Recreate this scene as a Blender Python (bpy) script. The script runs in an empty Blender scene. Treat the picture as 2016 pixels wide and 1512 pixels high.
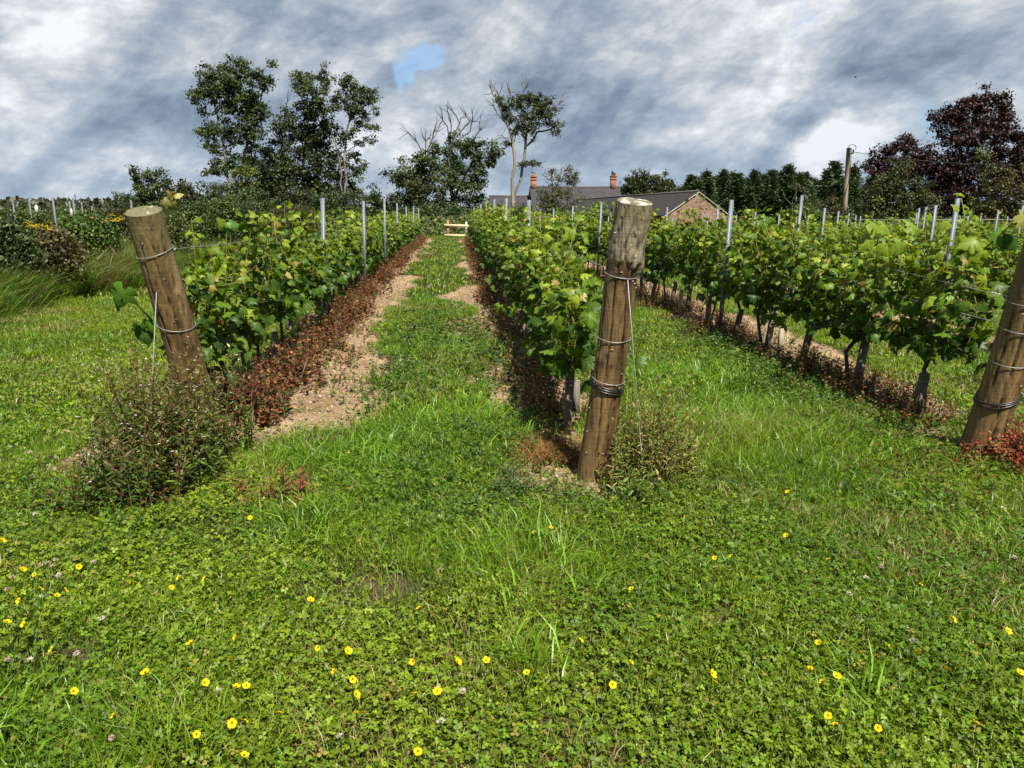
import bpy, math
import numpy as np
from mathutils import Vector
R = math.radians
C = bpy.context.scene
COL = C.collection
rng = np.random.default_rng(11)
PI = math.pi

# ------------------------------------------------------------------ camera, light, sky
F, CX, CY, EYE = 1515.0, 1008.0, 756.0, 1.5          # focal length in photo pixels, photo centre, eye height
PITCH = math.atan((CY - 405.0) / F)
YAW = R(4.156)                                        # the camera looks a little to the right of the rows (+Y)
cam_d = bpy.data.cameras.new("camera")
cam = bpy.data.objects.new("camera", cam_d)
COL.objects.link(cam)
cam.location = (0, 0, EYE)
cam.rotation_euler = (PI / 2 - PITCH, 0, -YAW)
cam_d.sensor_width = 36.0
cam_d.lens = 36.0 * F / 2016.0
cam_d.clip_start, cam_d.clip_end = 0.05, 6000
C.camera = cam

SUN_EL, SUN_AZ = R(55), R(163)                        # azimuth from +Y towards +X: behind the camera, to the right
sl = bpy.data.lights.new("sun", 'SUN')
sl.energy, sl.angle, sl.color = 5.0, R(0.53), (1.0, 0.94, 0.84)
so = bpy.data.objects.new("sun", sl)
COL.objects.link(so)
sdir = Vector((math.sin(SUN_AZ) * math.cos(SUN_EL), math.cos(SUN_AZ) * math.cos(SUN_EL), math.sin(SUN_EL)))
so.rotation_euler = sdir.to_track_quat('Z', 'Y').to_euler()
C.view_settings.view_transform = 'Standard'
C.view_settings.look = 'None'
C.view_settings.gamma = 1
C.view_settings.exposure = 1.30


def ray(px, py):
    u, v = (px - CX) / F, (py - CY) / F
    cp, sp = math.cos(PITCH), math.sin(PITCH)
    fw, up = cp - v * sp, -v * cp - sp
    return np.array([u * math.cos(YAW) + fw * math.sin(YAW), -u * math.sin(YAW) + fw * math.cos(YAW), up])


def on_ground(px, py, z=0.0):                         # pixel -> point at height z
    r = ray(px, py)
    return np.array([0, 0, EYE]) + r * ((z - EYE) / r[2])


def at(px, py, Y):                                    # pixel -> point at depth Y
    r = ray(px, py)
    return np.array([0, 0, EYE]) + r * (Y / r[1])


class Nodes:
    def __init__(self, nt):
        self.nt = nt
        nt.nodes.clear()

    def n(self, typ, **kw):
        nd = self.nt.nodes.new(typ)
        for k, v in kw.items():
            if k.startswith('i_'):
                nd.inputs[k[2:]].default_value = v
            else:
                setattr(nd, k, v)
        return nd

    def l(self, a, b):
        self.nt.links.new(a, b)

    def math(self, op, a, b=None, c=None, clamp=False):
        nd = self.nt.nodes.new('ShaderNodeMath')
        nd.operation, nd.use_clamp = op, clamp
        for i, x in enumerate((a, b, c)):
            if x is None:
                continue
            if isinstance(x, (int, float)):
                nd.inputs[i].default_value = x
            else:
                self.l(x, nd.inputs[i])
        return nd.outputs[0]

    def vmath(self, op, a, b=None):
        nd = self.nt.nodes.new('ShaderNodeVectorMath')
        nd.operation = op
        for i, x in enumerate((a, b)):
            if x is None:
                continue
            if isinstance(x, (tuple, list)):
                nd.inputs[i].default_value = x
            else:
                self.l(x, nd.inputs[i])
        return nd

    def noise(self, vec, scale, detail=4, rough=0.55, dist=0.0):
        nd = self.nt.nodes.new('ShaderNodeTexNoise')
        nd.inputs['Scale'].default_value = scale
        nd.inputs['Detail'].default_value = detail
        nd.inputs['Roughness'].default_value = rough
        nd.inputs['Distortion'].default_value = dist
        if vec is not None:
            self.l(vec, nd.inputs['Vector'])
        return nd

    def ramp(self, fac, stops):
        nd = self.nt.nodes.new('ShaderNodeValToRGB')
        el = nd.color_ramp.elements
        while len(el) < len(stops):
            el.new(0.5)
        for e, (p, c) in zip(el, stops):
            e.position = p
            e.color = (*c, 1) if len(c) == 3 else c
        self.l(fac, nd.inputs[0])
        return nd.outputs[0]

    def mix(self, fac, a, b, mode='MIX'):
        nd = self.nt.nodes.new('ShaderNodeMix')
        nd.data_type, nd.blend_type = 'RGBA', mode
        for s, x in ((0, fac), (6, a), (7, b)):
            if isinstance(x, (int, float)):
                nd.inputs[s].default_value = x
            elif isinstance(x, (tuple, list)):
                nd.inputs[s].default_value = (*x, 1) if len(x) == 3 else x
            else:
                self.l(x, nd.inputs[s])
        return nd.outputs[2]


def make_world():
    w = bpy.data.worlds.new("World")
    C.world = w
    w.use_nodes = True
    N = Nodes(w.node_tree)
    tc = N.n('ShaderNodeTexCoord').outputs['Generated']
    sky = N.n('ShaderNodeTexSky', sky_type='NISHITA', sun_disc=False)
    sky.sun_elevation, sky.sun_rotation = SUN_EL, SUN_AZ
    # cloud deck: direction projected on a flat layer overhead
    sep = N.n('ShaderNodeSeparateXYZ')
    N.l(tc, sep.inputs[0])
    z = N.math('ADD', N.math('MAXIMUM', sep.outputs[2], 0.0), 0.10)
    comb = N.n('ShaderNodeCombineXYZ')
    N.l(N.math('DIVIDE', sep.outputs[0], z), comb.inputs[0])
    N.l(N.math('DIVIDE', sep.outputs[1], z), comb.inputs[1])
    mp = N.n('ShaderNodeMapping')
    mp.inputs['Rotation'].default_value = (0, 0, R(28))
    mp.inputs['Scale'].default_value = (1.0, 0.55, 1)
    mp.inputs['Location'].default_value = (3.1, 1.7, 0)
    N.l(comb.outputs[0], mp.inputs[0])
    big = N.noise(mp.outputs[0], 0.9, 5, 0.55, 0.4).outputs[0]
    fine = N.noise(mp.outputs[0], 3.2, 8, 0.62, 0.6).outputs[0]
    # billows measured on the direction itself (no stretching at the horizon)
    mp1 = N.n('ShaderNodeMapping')
    mp1.inputs['Rotation'].default_value = (0, R(33), 0)
    N.l(tc, mp1.inputs[0])
    mp2 = N.n('ShaderNodeMapping')
    mp2.inputs['Scale'].default_value = (4.6, 4.6, 9.6)
    N.l(mp1.outputs[0], mp2.inputs[0])
    bil = N.noise(mp2.outputs[0], 1.5, 11, 0.61, 0.3).outputs[0]
    mp3 = N.n('ShaderNodeMapping')
    mp3.inputs['Scale'].default_value = (4.4, 4.4, 10.5)
    mp3.inputs['Location'].default_value = (4.0, 0, 2.0)
    N.l(tc, mp3.inputs[0])
    bil2 = N.noise(mp3.outputs[0], 1.6, 11, 0.62, 0.25).outputs[0]
    up3 = N.vmath('ADD', mp3.outputs[0], (0.05, 0.0, 0.30)).outputs[0]
    up2 = N.vmath('ADD', mp2.outputs[0], (0.04, 0.0, 0.24)).outputs[0]
    relief = N.math('ADD', N.math('SUBTRACT', bil2, N.noise(up3, 1.6, 11, 0.62, 0.25).outputs[0]), N.math('SUBTRACT', bil, N.noise(up2, 1.5, 11, 0.61, 0.3).outputs[0]))
    wob = N.vmath('SUBTRACT', N.noise(tc, 5.0, 5, 0.6).outputs[1], (0.5, 0.5, 0.5)).outputs[0]
    wv = N.vmath('SCALE', wob)
    wv.inputs['Scale'].default_value = 0.26
    dirw = N.vmath('NORMALIZE', N.vmath('ADD', tc, wv.outputs[0]).outputs[0]).outputs[0]

    def spot(px, py, deg, amt):
        d = ray(px, py)
        d = d / np.linalg.norm(d)
        dt = N.vmath('DOT_PRODUCT', dirw, tuple(d)).outputs['Value']
        k = 1 - math.cos(R(deg))
        s = N.math('DIVIDE', N.math('SUBTRACT', dt, 1 - k * 2.2), k * 2.2, clamp=True)
        return N.math('MULTIPLY', N.math('MULTIPLY', s, s), amt * 0.72)

    val = N.math('ADD', N.math('MULTIPLY', N.math('SUBTRACT', big, 0.5), 0.10), 0.53)
    val = N.math('ADD', val, N.math('MULTIPLY', N.math('SUBTRACT', fine, 0.5), 0.12))
    val = N.math('ADD', val, N.math('MULTIPLY', N.math('SUBTRACT', bil, 0.5), 0.68))
    val = N.math('ADD', val, N.math('MULTIPLY', relief, 0.62))
    val = N.math('ADD', val, N.math('MULTIPLY', N.math('SUBTRACT', bil2, 0.5), 0.62))
    for s in ((150, 25, 5, .40), (20, 130, 4, .25), (60, 215, 4, .12), (1600, 50, 4.0, .34), (1500, 100, 3.5, .22),
              (1390, 150, 4, .30), (1270, 95, 3.5, .32), (1700, 265, 2.6, .42), (1640, 310, 3.0, .22), (1560, 380, 4, .15), (1950, 200, 5, .18),
              (1260, 320, 3.5, .40), (1420, 310, 3.5, .30), (640, 280, 5, .22), (780, 330, 5, .25), (880, 190, 6, .18), (80, 370, 4, .28), (330, 350, 4, .32), (200, 380, 4, .22),
              (150, 300, 6, -.26), (60, 320, 5, -.14), (300, 180, 6, -.10), (330, 90, 5, -.06), (1170, 270, 5, -.22), (1270, 250, 4.5, -.18),
              (1480, 240, 5, -.14), (1850, 90, 6, -.10), (620, 60, 8, -.04), (1350, 40, 6, -.06), (1560, 290, 3, -.12)):
        val = N.math('ADD', val, spot(*s))
    # colours are radiance / strength
    cl = N.ramp(val, [(0.02, (0.125, 0.17, 0.245)), (0.25, (0.20, 0.26, 0.355)), (0.45, (0.32, 0.385, 0.475)), (0.62, (0.46, 0.515, 0.585)),
                      (0.78, (0.66, 0.69, 0.73)), (0.95, (0.90, 0.92, 0.94))])
    sc = N.vmath('SCALE', cl)
    sc.inputs['Scale'].default_value = 4.25
    # a blue tint low in the sky, and blue gaps where the deck opens
    gap = N.math('ADD', N.math('ADD', spot(828, 106, 1.15, 1.0), spot(866, 100, 1.1, 0.9)), N.math('ADD', spot(1585, 4, 1.5, 0.7), spot(1810, 225, 1.6, .4)))
    gap = N.math('MULTIPLY', gap, N.math('MULTIPLY', N.math('SUBTRACT', 0.62, bil), 7.0, clamp=True))
    low = N.math('MULTIPLY', N.math('SUBTRACT', 1.0, N.math('MULTIPLY', sep.outputs[2], 6.0), clamp=True), 0.22)
    blue = N.vmath('MULTIPLY', sky.outputs[0], (0.50, 0.62, 0.72)).outputs[0]
    c1 = N.mix(N.math('MINIMUM', low, 1.0, clamp=True), sc.outputs[0], (1.1, 1.9, 2.9))
    c2 = N.mix(N.math('MINIMUM', N.math('MULTIPLY', gap, 1.3), 0.55, clamp=True), c1, blue)
    bg = N.n('ShaderNodeBackground', i_Strength=0.10)
    N.l(c2, bg.inputs[0])
    out = N.n('ShaderNodeOutputWorld')
    N.l(bg.outputs[0], out.inputs[0])


make_world()

# ------------------------------------------------------------------ helpers: noise, meshes, tags
_perm = np.random.default_rng(5).random((256, 256)).astype(np.float32)


def vnoise(x, y):
    xi, yi = np.floor(x).astype(int), np.floor(y).astype(int)
    fx, fy = x - xi, y - yi
    fx, fy = fx * fx * (3 - 2 * fx), fy * fy * (3 - 2 * fy)
    a, b = _perm[xi & 255, yi & 255], _perm[(xi + 1) & 255, yi & 255]
    c, d = _perm[xi & 255, (yi + 1) & 255], _perm[(xi + 1) & 255, (yi + 1) & 255]
    return (a * (1 - fx) + b * fx) * (1 - fy) + (c * (1 - fx) + d * fx) * fy


def fbm(x, y, scale, octaves=4, seed=0):
    x, y = np.asarray(x, float) * scale + seed * 17.3, np.asarray(y, float) * scale + seed * 7.9
    s, a, t = 0, 1.0, 0
    for _ in range(octaves):
        s, t = s + a * vnoise(x, y), t + a
        a, x, y = a * 0.5, x * 2.03 + 11.7, y * 2.03 + 5.3
    return s / t


def sstep(a, b, x):
    t = np.clip((x - a) / (b - a), 0, 1)
    return t * t * (3 - 2 * t)


def nrm(v):
    return v / np.maximum(np.linalg.norm(v, axis=-1, keepdims=True), 1e-9)


def rdir(n, g=rng):
    return nrm(g.normal(size=(n, 3)))


class Geo:
    def __init__(self):
        self.v, self.f, self.c, self.n = [], [], [], 0

    def add(self, v, f, c):
        v = np.asarray(v, float).reshape(-1, 3)
        if len(v) == 0:
            return
        c = np.asarray(c, float)
        if c.ndim == 1:
            c = np.broadcast_to(c, (len(v), 3))
        self.v.append(v)
        self.f.append(np.asarray(f, int).reshape(-1, 3) + self.n)
        self.c.append(c)
        self.n += len(v)

    def inst(self, tmpl, pos, tdir, ndir, size, col):
        """Copies of a small leaf template: x across, y along tdir, z along ndir; col is per copy."""
        tv, tf = tmpl
        n = len(pos)
        if n == 0:
            return
        t = nrm(tdir)
        nn = nrm(ndir - t * np.sum(ndir * t, axis=1, keepdims=True))
        b = np.cross(t, nn)
        size = np.broadcast_to(np.asarray(size, float), (n,))[:, None, None]
        v = pos[:, None, :] + size * (tv[None, :, 0:1] * b[:, None, :] + tv[None, :, 1:2] * t[:, None, :] + tv[None, :, 2:3] * nn[:, None, :])
        f = tf[None] + (np.arange(n) * len(tv))[:, None, None]
        c = np.repeat(np.asarray(col, float), len(tv), axis=0)
        self.add(v, f, c)

    def tube(self, pts, rad, col, seg=6, cap=True):
        pts = np.asarray(pts, float)
        m = len(pts)
        rad = np.broadcast_to(np.asarray(rad, float), (m,))
        d = nrm(np.gradient(pts, axis=0))
        ref = np.array([0.0, 0, 1]) if abs(d[:, 2]).mean() < 0.85 else np.array([1.0, 0, 0])
        a = nrm(np.cross(d, ref))
        b = np.cross(d, a)
        th = np.arange(seg) / seg * 2 * PI
        v = pts[:, None] + rad[:, None, None] * (np.cos(th)[None, :, None] * a[:, None] + np.sin(th)[None, :, None] * b[:, None])
        v = v.reshape(-1, 3)
        f = []
        for i in range(m - 1):
            for j in range(seg):
                k = (j + 1) % seg
                p, q, r_, s = i * seg + j, i * seg + k, (i + 1) * seg + k, (i + 1) * seg + j
                f += [(p, s, r_), (p, r_, q)]
        if cap:
            for base in (0, (m - 1) * seg):
                f += [(base, base + j, base + j + 1) for j in range(1, seg - 1)]
        self.add(v, f, col)

    def box(self, lo, hi, col, M=None):
        x0, y0, z0 = lo
        x1, y1, z1 = hi
        v = np.array([(x0, y0, z0), (x1, y0, z0), (x1, y1, z0), (x0, y1, z0), (x0, y0, z1), (x1, y0, z1), (x1, y1, z1), (x0, y1, z1)], float)
        if M is not None:
            v = v @ M[:3, :3].T + M[:3, 3]
        q = [(0, 3, 2, 1), (4, 5, 6, 7), (0, 1, 5, 4), (1, 2, 6, 5), (2, 3, 7, 6), (3, 0, 4, 7)]
        self.add(v, [t for a, b, c, d in q for t in ((a, b, c), (a, c, d))], col)

    def poly(self, pts, col):
        self.add(pts, [(0, i, i + 1) for i in range(1, len(pts) - 1)], col)

    def mesh(self, name, mat, origin=(0, 0, 0), smooth=False):
        v = np.concatenate(self.v) - np.asarray(origin)
        f, c = np.concatenate(self.f), np.concatenate(self.c)
        me = bpy.data.meshes.new(name)
        n, m = len(v), len(f)
        me.vertices.add(n)
        me.vertices.foreach_set('co', v.astype(np.float32).ravel())
        me.loops.add(3 * m)
        me.loops.foreach_set('vertex_index', f.astype(np.int32).ravel())
        me.polygons.add(m)
        me.polygons.foreach_set('loop_start', np.arange(0, 3 * m, 3, dtype=np.int32))
        if smooth:
            me.polygons.foreach_set('use_smooth', np.ones(m, bool))
        at_ = me.attributes.new('Col', 'FLOAT_COLOR', 'POINT')
        at_.data.foreach_set('color', np.concatenate([np.clip(c, 0, 1), np.ones((n, 1))], axis=1).astype(np.float32).ravel())
        me.update(calc_edges=True)
        me.materials.append(mat)
        return me


def build(name, geo, mat, parent=None, smooth=False):
    org = tuple(parent['_o']) if parent is not None and '_o' in parent else (0, 0, 0)
    o = bpy.data.objects.new(name, geo.mesh(name, mat, org, smooth))
    COL.objects.link(o)
    if parent is not None:
        o.parent = parent
        if '_o' in parent:
            o['_o'] = list(parent['_o'])
    return o


def tag(o, label=None, cat=None, group=None, kind=None):
    for k, v in (('label', label), ('category', cat), ('group', group), ('kind', kind)):
        if v:
            o[k] = v
    return o


def thing(name, label, cat, loc=(0, 0, 0), group=None):
    o = bpy.data.objects.new(name, None)
    COL.objects.link(o)
    o.location = [float(x) for x in loc]
    o.empty_display_size = 0.1
    o['_o'] = [float(x) for x in loc]
    return tag(o, label, cat, group)


def dup(root, loc, rz=0.0, scale=(1, 1, 1)):
    r = root.copy()
    COL.objects.link(r)
    r.location = loc
    r.rotation_euler = (0, 0, rz)
    r.scale = scale
    for ch in root.children:
        c = ch.copy()
        COL.objects.link(c)
        c.parent = r
    return r


ORD = ['first', 'second', 'third', 'fourth', 'fifth', 'sixth', 'seventh', 'eighth', 'ninth', 'tenth', 'eleventh', 'twelfth']

# ------------------------------------------------------------------ materials


def new_mat(name):
    m = bpy.data.materials.new(name)
    m.use_nodes = True
    return m, Nodes(m.node_tree)


ALB = 0.66                                            # photographs show sunlit colours; real base colours are this much lower


def foliage_mat(name, trans=0.35, rough=0.45, spec=0.35, warm=(1.5, 1.35, 0.5), scale=60.0):
    m, N = new_mat(name)
    col = N.n('ShaderNodeVertexColor', layer_name='Col').outputs[0]
    tc = N.n('ShaderNodeTexCoord').outputs['Object']
    nz = N.noise(tc, scale, 3)
    col = N.mix(1.0, col, N.ramp(nz.outputs[0], [(0.3, (0.72 * ALB, 0.74 * ALB, 0.72 * ALB)), (0.7, (1.22 * ALB, 1.2 * ALB, 1.1 * ALB))]), 'MULTIPLY')
    p = N.n('ShaderNodeBsdfPrincipled', i_Roughness=rough)
    p.inputs['Specular IOR Level'].default_value = spec
    N.l(col, p.inputs['Base Color'])
    t = N.n('ShaderNodeBsdfTranslucent')
    N.l(N.vmath('MULTIPLY', col, warm).outputs[0], t.inputs[0])
    mx = N.n('ShaderNodeMixShader')
    mx.inputs[0].default_value = trans
    N.l(p.outputs[0], mx.inputs[1])
    N.l(t.outputs[0], mx.inputs[2])
    o = N.n('ShaderNodeOutputMaterial')
    N.l(mx.outputs[0], o.inputs[0])
    return m


def solid_mat(name, rough=0.7, spec=0.3, metal=0.0, scale=(20, 20, 20), var=0.35, bump=0.0, bscale=None):
    """Vertex-coloured solid with a noise mottling and optional bump."""
    m, N = new_mat(name)
    col = N.n('ShaderNodeVertexColor', layer_name='Col').outputs[0]
    tc = N.n('ShaderNodeTexCoord').outputs['Object']
    mp = N.n('ShaderNodeMapping')
    mp.inputs['Scale'].default_value = scale
    N.l(tc, mp.inputs[0])
    nz = N.noise(mp.outputs[0], 1.0, 6, 0.6)
    lo, hi = ALB * (1 - var), ALB * (1 + var)
    col = N.mix(1.0, col, N.ramp(nz.outputs[0], [(0.25, (lo, lo, lo)), (0.75, (hi, hi, hi))]), 'MULTIPLY')
    p = N.n('ShaderNodeBsdfPrincipled', i_Roughness=rough, i_Metallic=metal)
    p.inputs['Specular IOR Level'].default_value = spec
    N.l(col, p.inputs['Base Color'])
    if bump:
        b = N.n('ShaderNodeBump')
        b.inputs['Strength'].default_value = 1.0
        b.inputs['Distance'].default_value = bump
        N.l(nz.outputs[0], b.inputs['Height'])
        N.l(b.outputs[0], p.inputs['Normal'])
    o = N.n('ShaderNodeOutputMaterial')
    N.l(p.outputs[0], o.inputs[0])
    return m


def post_mat():
    """Round timber: grain streaks along the post, dark checks, ring-saw marks, nail-hole specks; base colour from the mesh."""
    m, N = new_mat('post_timber')
    col = N.n('ShaderNodeVertexColor', layer_name='Col').outputs[0]
    tc = N.n('ShaderNodeTexCoord').outputs['Object']

    def mapped(s):
        mp = N.n('ShaderNodeMapping')
        mp.inputs['Scale'].default_value = s
        N.l(tc, mp.inputs[0])
        return mp.outputs[0]
    grain = N.noise(mapped((60, 60, 2.2)), 1.0, 6, 0.65, 0.3).outputs[0]
    cross = N.noise(mapped((6, 6, 90)), 1.0, 3, 0.5).outputs[0]
    blot = N.noise(mapped((7, 7, 3.0)), 1.0, 4, 0.6).outputs[0]
    speck = N.noise(mapped((70, 70, 45)), 1.0, 2, 0.5).outputs[0]
    col = N.mix(1.0, col, N.ramp(grain, [(0.30, (0.30, 0.26, 0.22)), (0.46, (0.88, 0.87, 0.86)), (0.72, (1.40, 1.36, 1.28))]), 'MULTIPLY')
    col = N.mix(1.0, col, N.ramp(cross, [(0.3, (0.86, 0.86, 0.86)), (0.7, (1.1, 1.1, 1.1))]), 'MULTIPLY')
    col = N.mix(1.0, col, N.ramp(blot, [(0.3, (0.68, 0.64, 0.6)), (0.7, (1.25, 1.25, 1.2))]), 'MULTIPLY')
    col = N.mix(N.ramp(speck, [(0.73, (0, 0, 0)), (0.78, (1, 1, 1))]), col, (0.62, 0.56, 0.46))
    col = N.mix(N.ramp(speck, [(0.225, (1, 1, 1)), (0.26, (0, 0, 0))]), col, (0.015, 0.012, 0.01))
    p = N.n('ShaderNodeBsdfPrincipled', i_Roughness=0.75)
    p.inputs['Specular IOR Level'].default_value = 0.25
    N.l(col, p.inputs['Base Color'])
    col = N.mix(1.0, col, (0.74, 0.74, 0.74), 'MULTIPLY')
    N.l(col, p.inputs['Base Color'])
    b = N.n('ShaderNodeBump')
    b.inputs['Strength'].default_value = 0.9
    b.inputs['Distance'].default_value = 0.006
    N.l(N.math('ADD', grain, N.math('MULTIPLY', cross, 0.25)), b.inputs['Height'])
    N.l(b.outputs[0], p.inputs['Normal'])
    o = N.n('ShaderNodeOutputMaterial')
    N.l(p.outputs[0], o.inputs[0])
    return m


def brick_mat(name, c1, c2, mortar, scale, offs=(0, 0, 0), rot=0.0):
    m, N = new_mat(name)
    tc = N.n('ShaderNodeTexCoord').outputs['Object']
    mp = N.n('ShaderNodeMapping')
    mp.inputs['Rotation'].default_value = (0, 0, rot)
    N.l(tc, mp.inputs[0])
    s = N.n('ShaderNodeSeparateXYZ')
    N.l(mp.outputs[0], s.inputs[0])
    cb = N.n('ShaderNodeCombineXYZ')
    N.l(s.outputs[0], cb.inputs[0])
    N.l(s.outputs[2], cb.inputs[1])
    br = N.n('ShaderNodeTexBrick')
    br.inputs['Scale'].default_value = scale
    c1, c2, mortar = [tuple(q * ALB for q in c_) for c_ in (c1, c2, mortar)]
    br.inputs['Color1'].default_value = (*c1, 1)
    br.inputs['Color2'].default_value = (*c2, 1)
    br.inputs['Mortar'].default_value = (*mortar, 1)
    br.inputs['Mortar Size'].default_value = 0.018
    br.inputs['Bias'].default_value = -0.1
    N.l(cb.outputs[0], br.inputs[0])
    nz = N.noise(mp.outputs[0], 1.6, 6, 0.7).outputs[0]
    col = N.mix(1.0, br.outputs[0], N.ramp(nz, [(0.25, (0.55, 0.52, 0.5)), (0.75, (1.4, 1.3, 1.3))]), 'MULTIPLY')
    n2 = N.noise(mp.outputs[0], 7.0, 4, 0.7).outputs[0]
    col = N.mix(N.ramp(n2, [(0.64, (0, 0, 0)), (0.70, (0.7, 0.7, 0.7))]), col, (0.36, 0.29, 0.25))
    p = N.n('ShaderNodeBsdfPrincipled', i_Roughness=0.9)
    N.l(col, p.inputs['Base Color'])
    o = N.n('ShaderNodeOutputMaterial')
    N.l(p.outputs[0], o.inputs[0])
    return m


def slate_mat(name, base):
    m, N = new_mat(name)
    uv = N.n('ShaderNodeVertexColor', layer_name='Col').outputs[0]      # r: along the ridge, g: down the slope (x 0.01 of courses)
    sc = N.vmath('SCALE', uv)
    sc.inputs['Scale'].default_value = 100.0
    br = N.n('ShaderNodeTexBrick')
    br.inputs['Scale'].default_value = 1.0
    br.inputs['Brick Width'].default_value = 1.0
    br.inputs['Row Height'].default_value = 0.9
    br.inputs['Mortar Size'].default_value = 0.10
    b = np.array(base) * ALB
    br.inputs['Color1'].default_value = (*(b * 0.75), 1)
    br.inputs['Color2'].default_value = (*(b * 1.3), 1)
    br.inputs['Mortar'].default_value = (*(b * 0.35), 1)
    N.l(sc.outputs[0], br.inputs[0])
    nz = N.noise(sc.outputs[0], 0.35, 6, 0.7).outputs[0]
    col = N.mix(N.ramp(nz, [(0.60, (0, 0, 0)), (0.72, (0.55, 0.55, 0.55))]), br.outputs[0], tuple(b * 2.2))
    p = N.n('ShaderNodeBsdfPrincipled', i_Roughness=0.85)
    N.l(col, p.inputs['Base Color'])
    o = N.n('ShaderNodeOutputMaterial')
    N.l(p.outputs[0], o.inputs[0])
    return m


M_GRASS = foliage_mat('grass_blades', 0.34, 0.42, 0.35, (1.25, 1.25, 0.5), 3.0)
M_LEAF = foliage_mat('vine_leaf', 0.36, 0.45, 0.22, (1.65, 1.6, 0.40), 45.0)
M_HERB = foliage_mat('herb_leaf', 0.25, 0.48, 0.22, (1.4, 1.25, 0.5), 40.0)
M_TREE = foliage_mat('tree_leaf', 0.18, 0.5, 0.3, (1.4, 1.3, 0.5), 0.9)
M_PETAL = foliage_mat('petal', 0.3, 0.55, 0.15, (1.1, 1.0, 0.6), 50.0)
M_BARK = solid_mat('bark', 0.9, 0.2, 0, (8, 8, 2), 0.4)
M_STEM = solid_mat('vine_wood', 0.85, 0.25, 0, (60, 60, 20), 0.4, 0.002)
M_STEEL = solid_mat('galvanised_steel', 0.55, 0.4, 0.35, (30, 30, 6), 0.25)
M_WIRE = solid_mat('wire', 0.5, 0.4, 0.5, (50, 50, 50), 0.2)
M_BLACK = solid_mat('black_cable', 0.35, 0.5, 0.0, (50, 50, 50), 0.2)
M_WOOD = solid_mat('sawn_wood', 0.8, 0.25, 0, (90, 90, 8), 0.45, 0.002)
M_PLAIN = solid_mat('plain', 0.7, 0.3, 0, (5, 5, 5), 0.2)
M_POST = post_mat()

# ------------------------------------------------------------------ the lie of the land
ROWS = [-1.7, 0.8, 3.3] + [5.8 + 2.5 * k for k in range(9)]
ROW_END = 36.8


def drop(x, y):
    return -2.8 * sstep(44, 62, y) - 0.42 * sstep(1.6, 6.5, x) * sstep(9, 34, y)


def soil_mask(x, y):
    """1 on the bare strips under the vine rows, 0 on grass."""
    x, y = np.asarray(x, float), np.asarray(y, float)
    m = np.zeros_like(x)
    wob = (fbm(x, y, 1.1, 4, 3) - 0.5)
    for i, rx in enumerate(ROWS):
        c = rx + (0.36, -0.14, 0.26)[i] if i < 3 else rx + 0.2
        if i == 0:
            w = 0.54 + 0.20 * sstep(9.5, 6.5, y) - 0.14 * sstep(10, 18, y)
            c = c - 0.12 * sstep(10, 20, y)
        elif i == 1:
            w = 0.30 + 0.42 * np.exp(-((y - 13.3) / 1.4) ** 2) + 0.36 * np.exp(-((y - 9.6) / 1.0) ** 2) + 0.16 * np.exp(-((y - 6.6) / 0.8) ** 2)
            c = c - 0.18 * np.exp(-((y - 13.3) / 1.6) ** 2) - 0.12 * np.exp(-((y - 9.6) / 1.0) ** 2)
        else:
            w = 0.40 + 0.0 * y
        start = (4.7, 3.9, 4.5)[i] if i < 3 else 5.0
        d = w + 1.0 * wob - np.abs(x - c)
        m = np.maximum(m, sstep(-0.07, 0.07, d) * sstep(start - 0.2, start + 0.4, y + 1.2 * wob) * sstep(ROW_END + 1, ROW_END, y))
    # bare scuffs: by the peeling post, by the path, in the near lawn
    for bx, by, bw, bl in ((0.56, 4.12, 0.36, 0.44), (1.75, 3.55, 0.12, 0.09), (1.95, 6.9, 0.2, 0.25), (1.45, 3.85, 0.14, 0.1)):
        dd = ((x - bx) / bw) ** 2 + ((y - by) / bl) ** 2
        m = np.maximum(m, (0.95 if by > 4 else 0.6) * sstep(1.15, 0.5, dd + 3.0 * wob))
    return m


def worn(x, y):
    """Trodden patches where the turf is thin and the dark earth shows."""
    w = np.zeros_like(np.asarray(x, float))
    n = 2.2 * (fbm(x, y, 4.0, 3, 23) - 0.5)
    for bx, by, bw, bl in ((-0.42, 2.85, 0.30, 0.13), (1.25, 3.62, 0.16, 0.10), (0.30, 1.95, .10, .06), (2.4, 3.5, .25, .12), (-1.3, 2.5, .1, .08), (0.95, 2.5, .12, .08), (-1.15, 3.45, .35, .15)):
        w = np.maximum(w, sstep(1.2, 0.4, ((x - bx) / bw) ** 2 + ((y - by) / bl) ** 2 + n))
    return w


def ground_z(x, y):
    x, y = np.asarray(x, float), np.asarray(y, float)
    near = sstep(60, 30, y)
    z = 0.05 * (fbm(x, y, 0.5, 3, 1) - 0.5) * near + 0.07 * (fbm(x, y, 3.2, 3, 6) - 0.5) * sstep(16, 9, y)
    s = soil_mask(x, y)
    z = z + s * (0.09 * (fbm(x, y, 4.0, 4, 2) - 0.5) + 0.035 * (fbm(x, y, 13.0, 2, 4) - 0.5) - 0.005)
    z = z + 0.10 * sstep(-5.6, -8.5, x) * near                      # the bank on the left
    return z + drop(x, y)


def lin(*seg):
    out = []
    for a, b, st in seg:
        out.append(np.arange(a, b - 1e-6, st))
    return np.concatenate(out)


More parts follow.
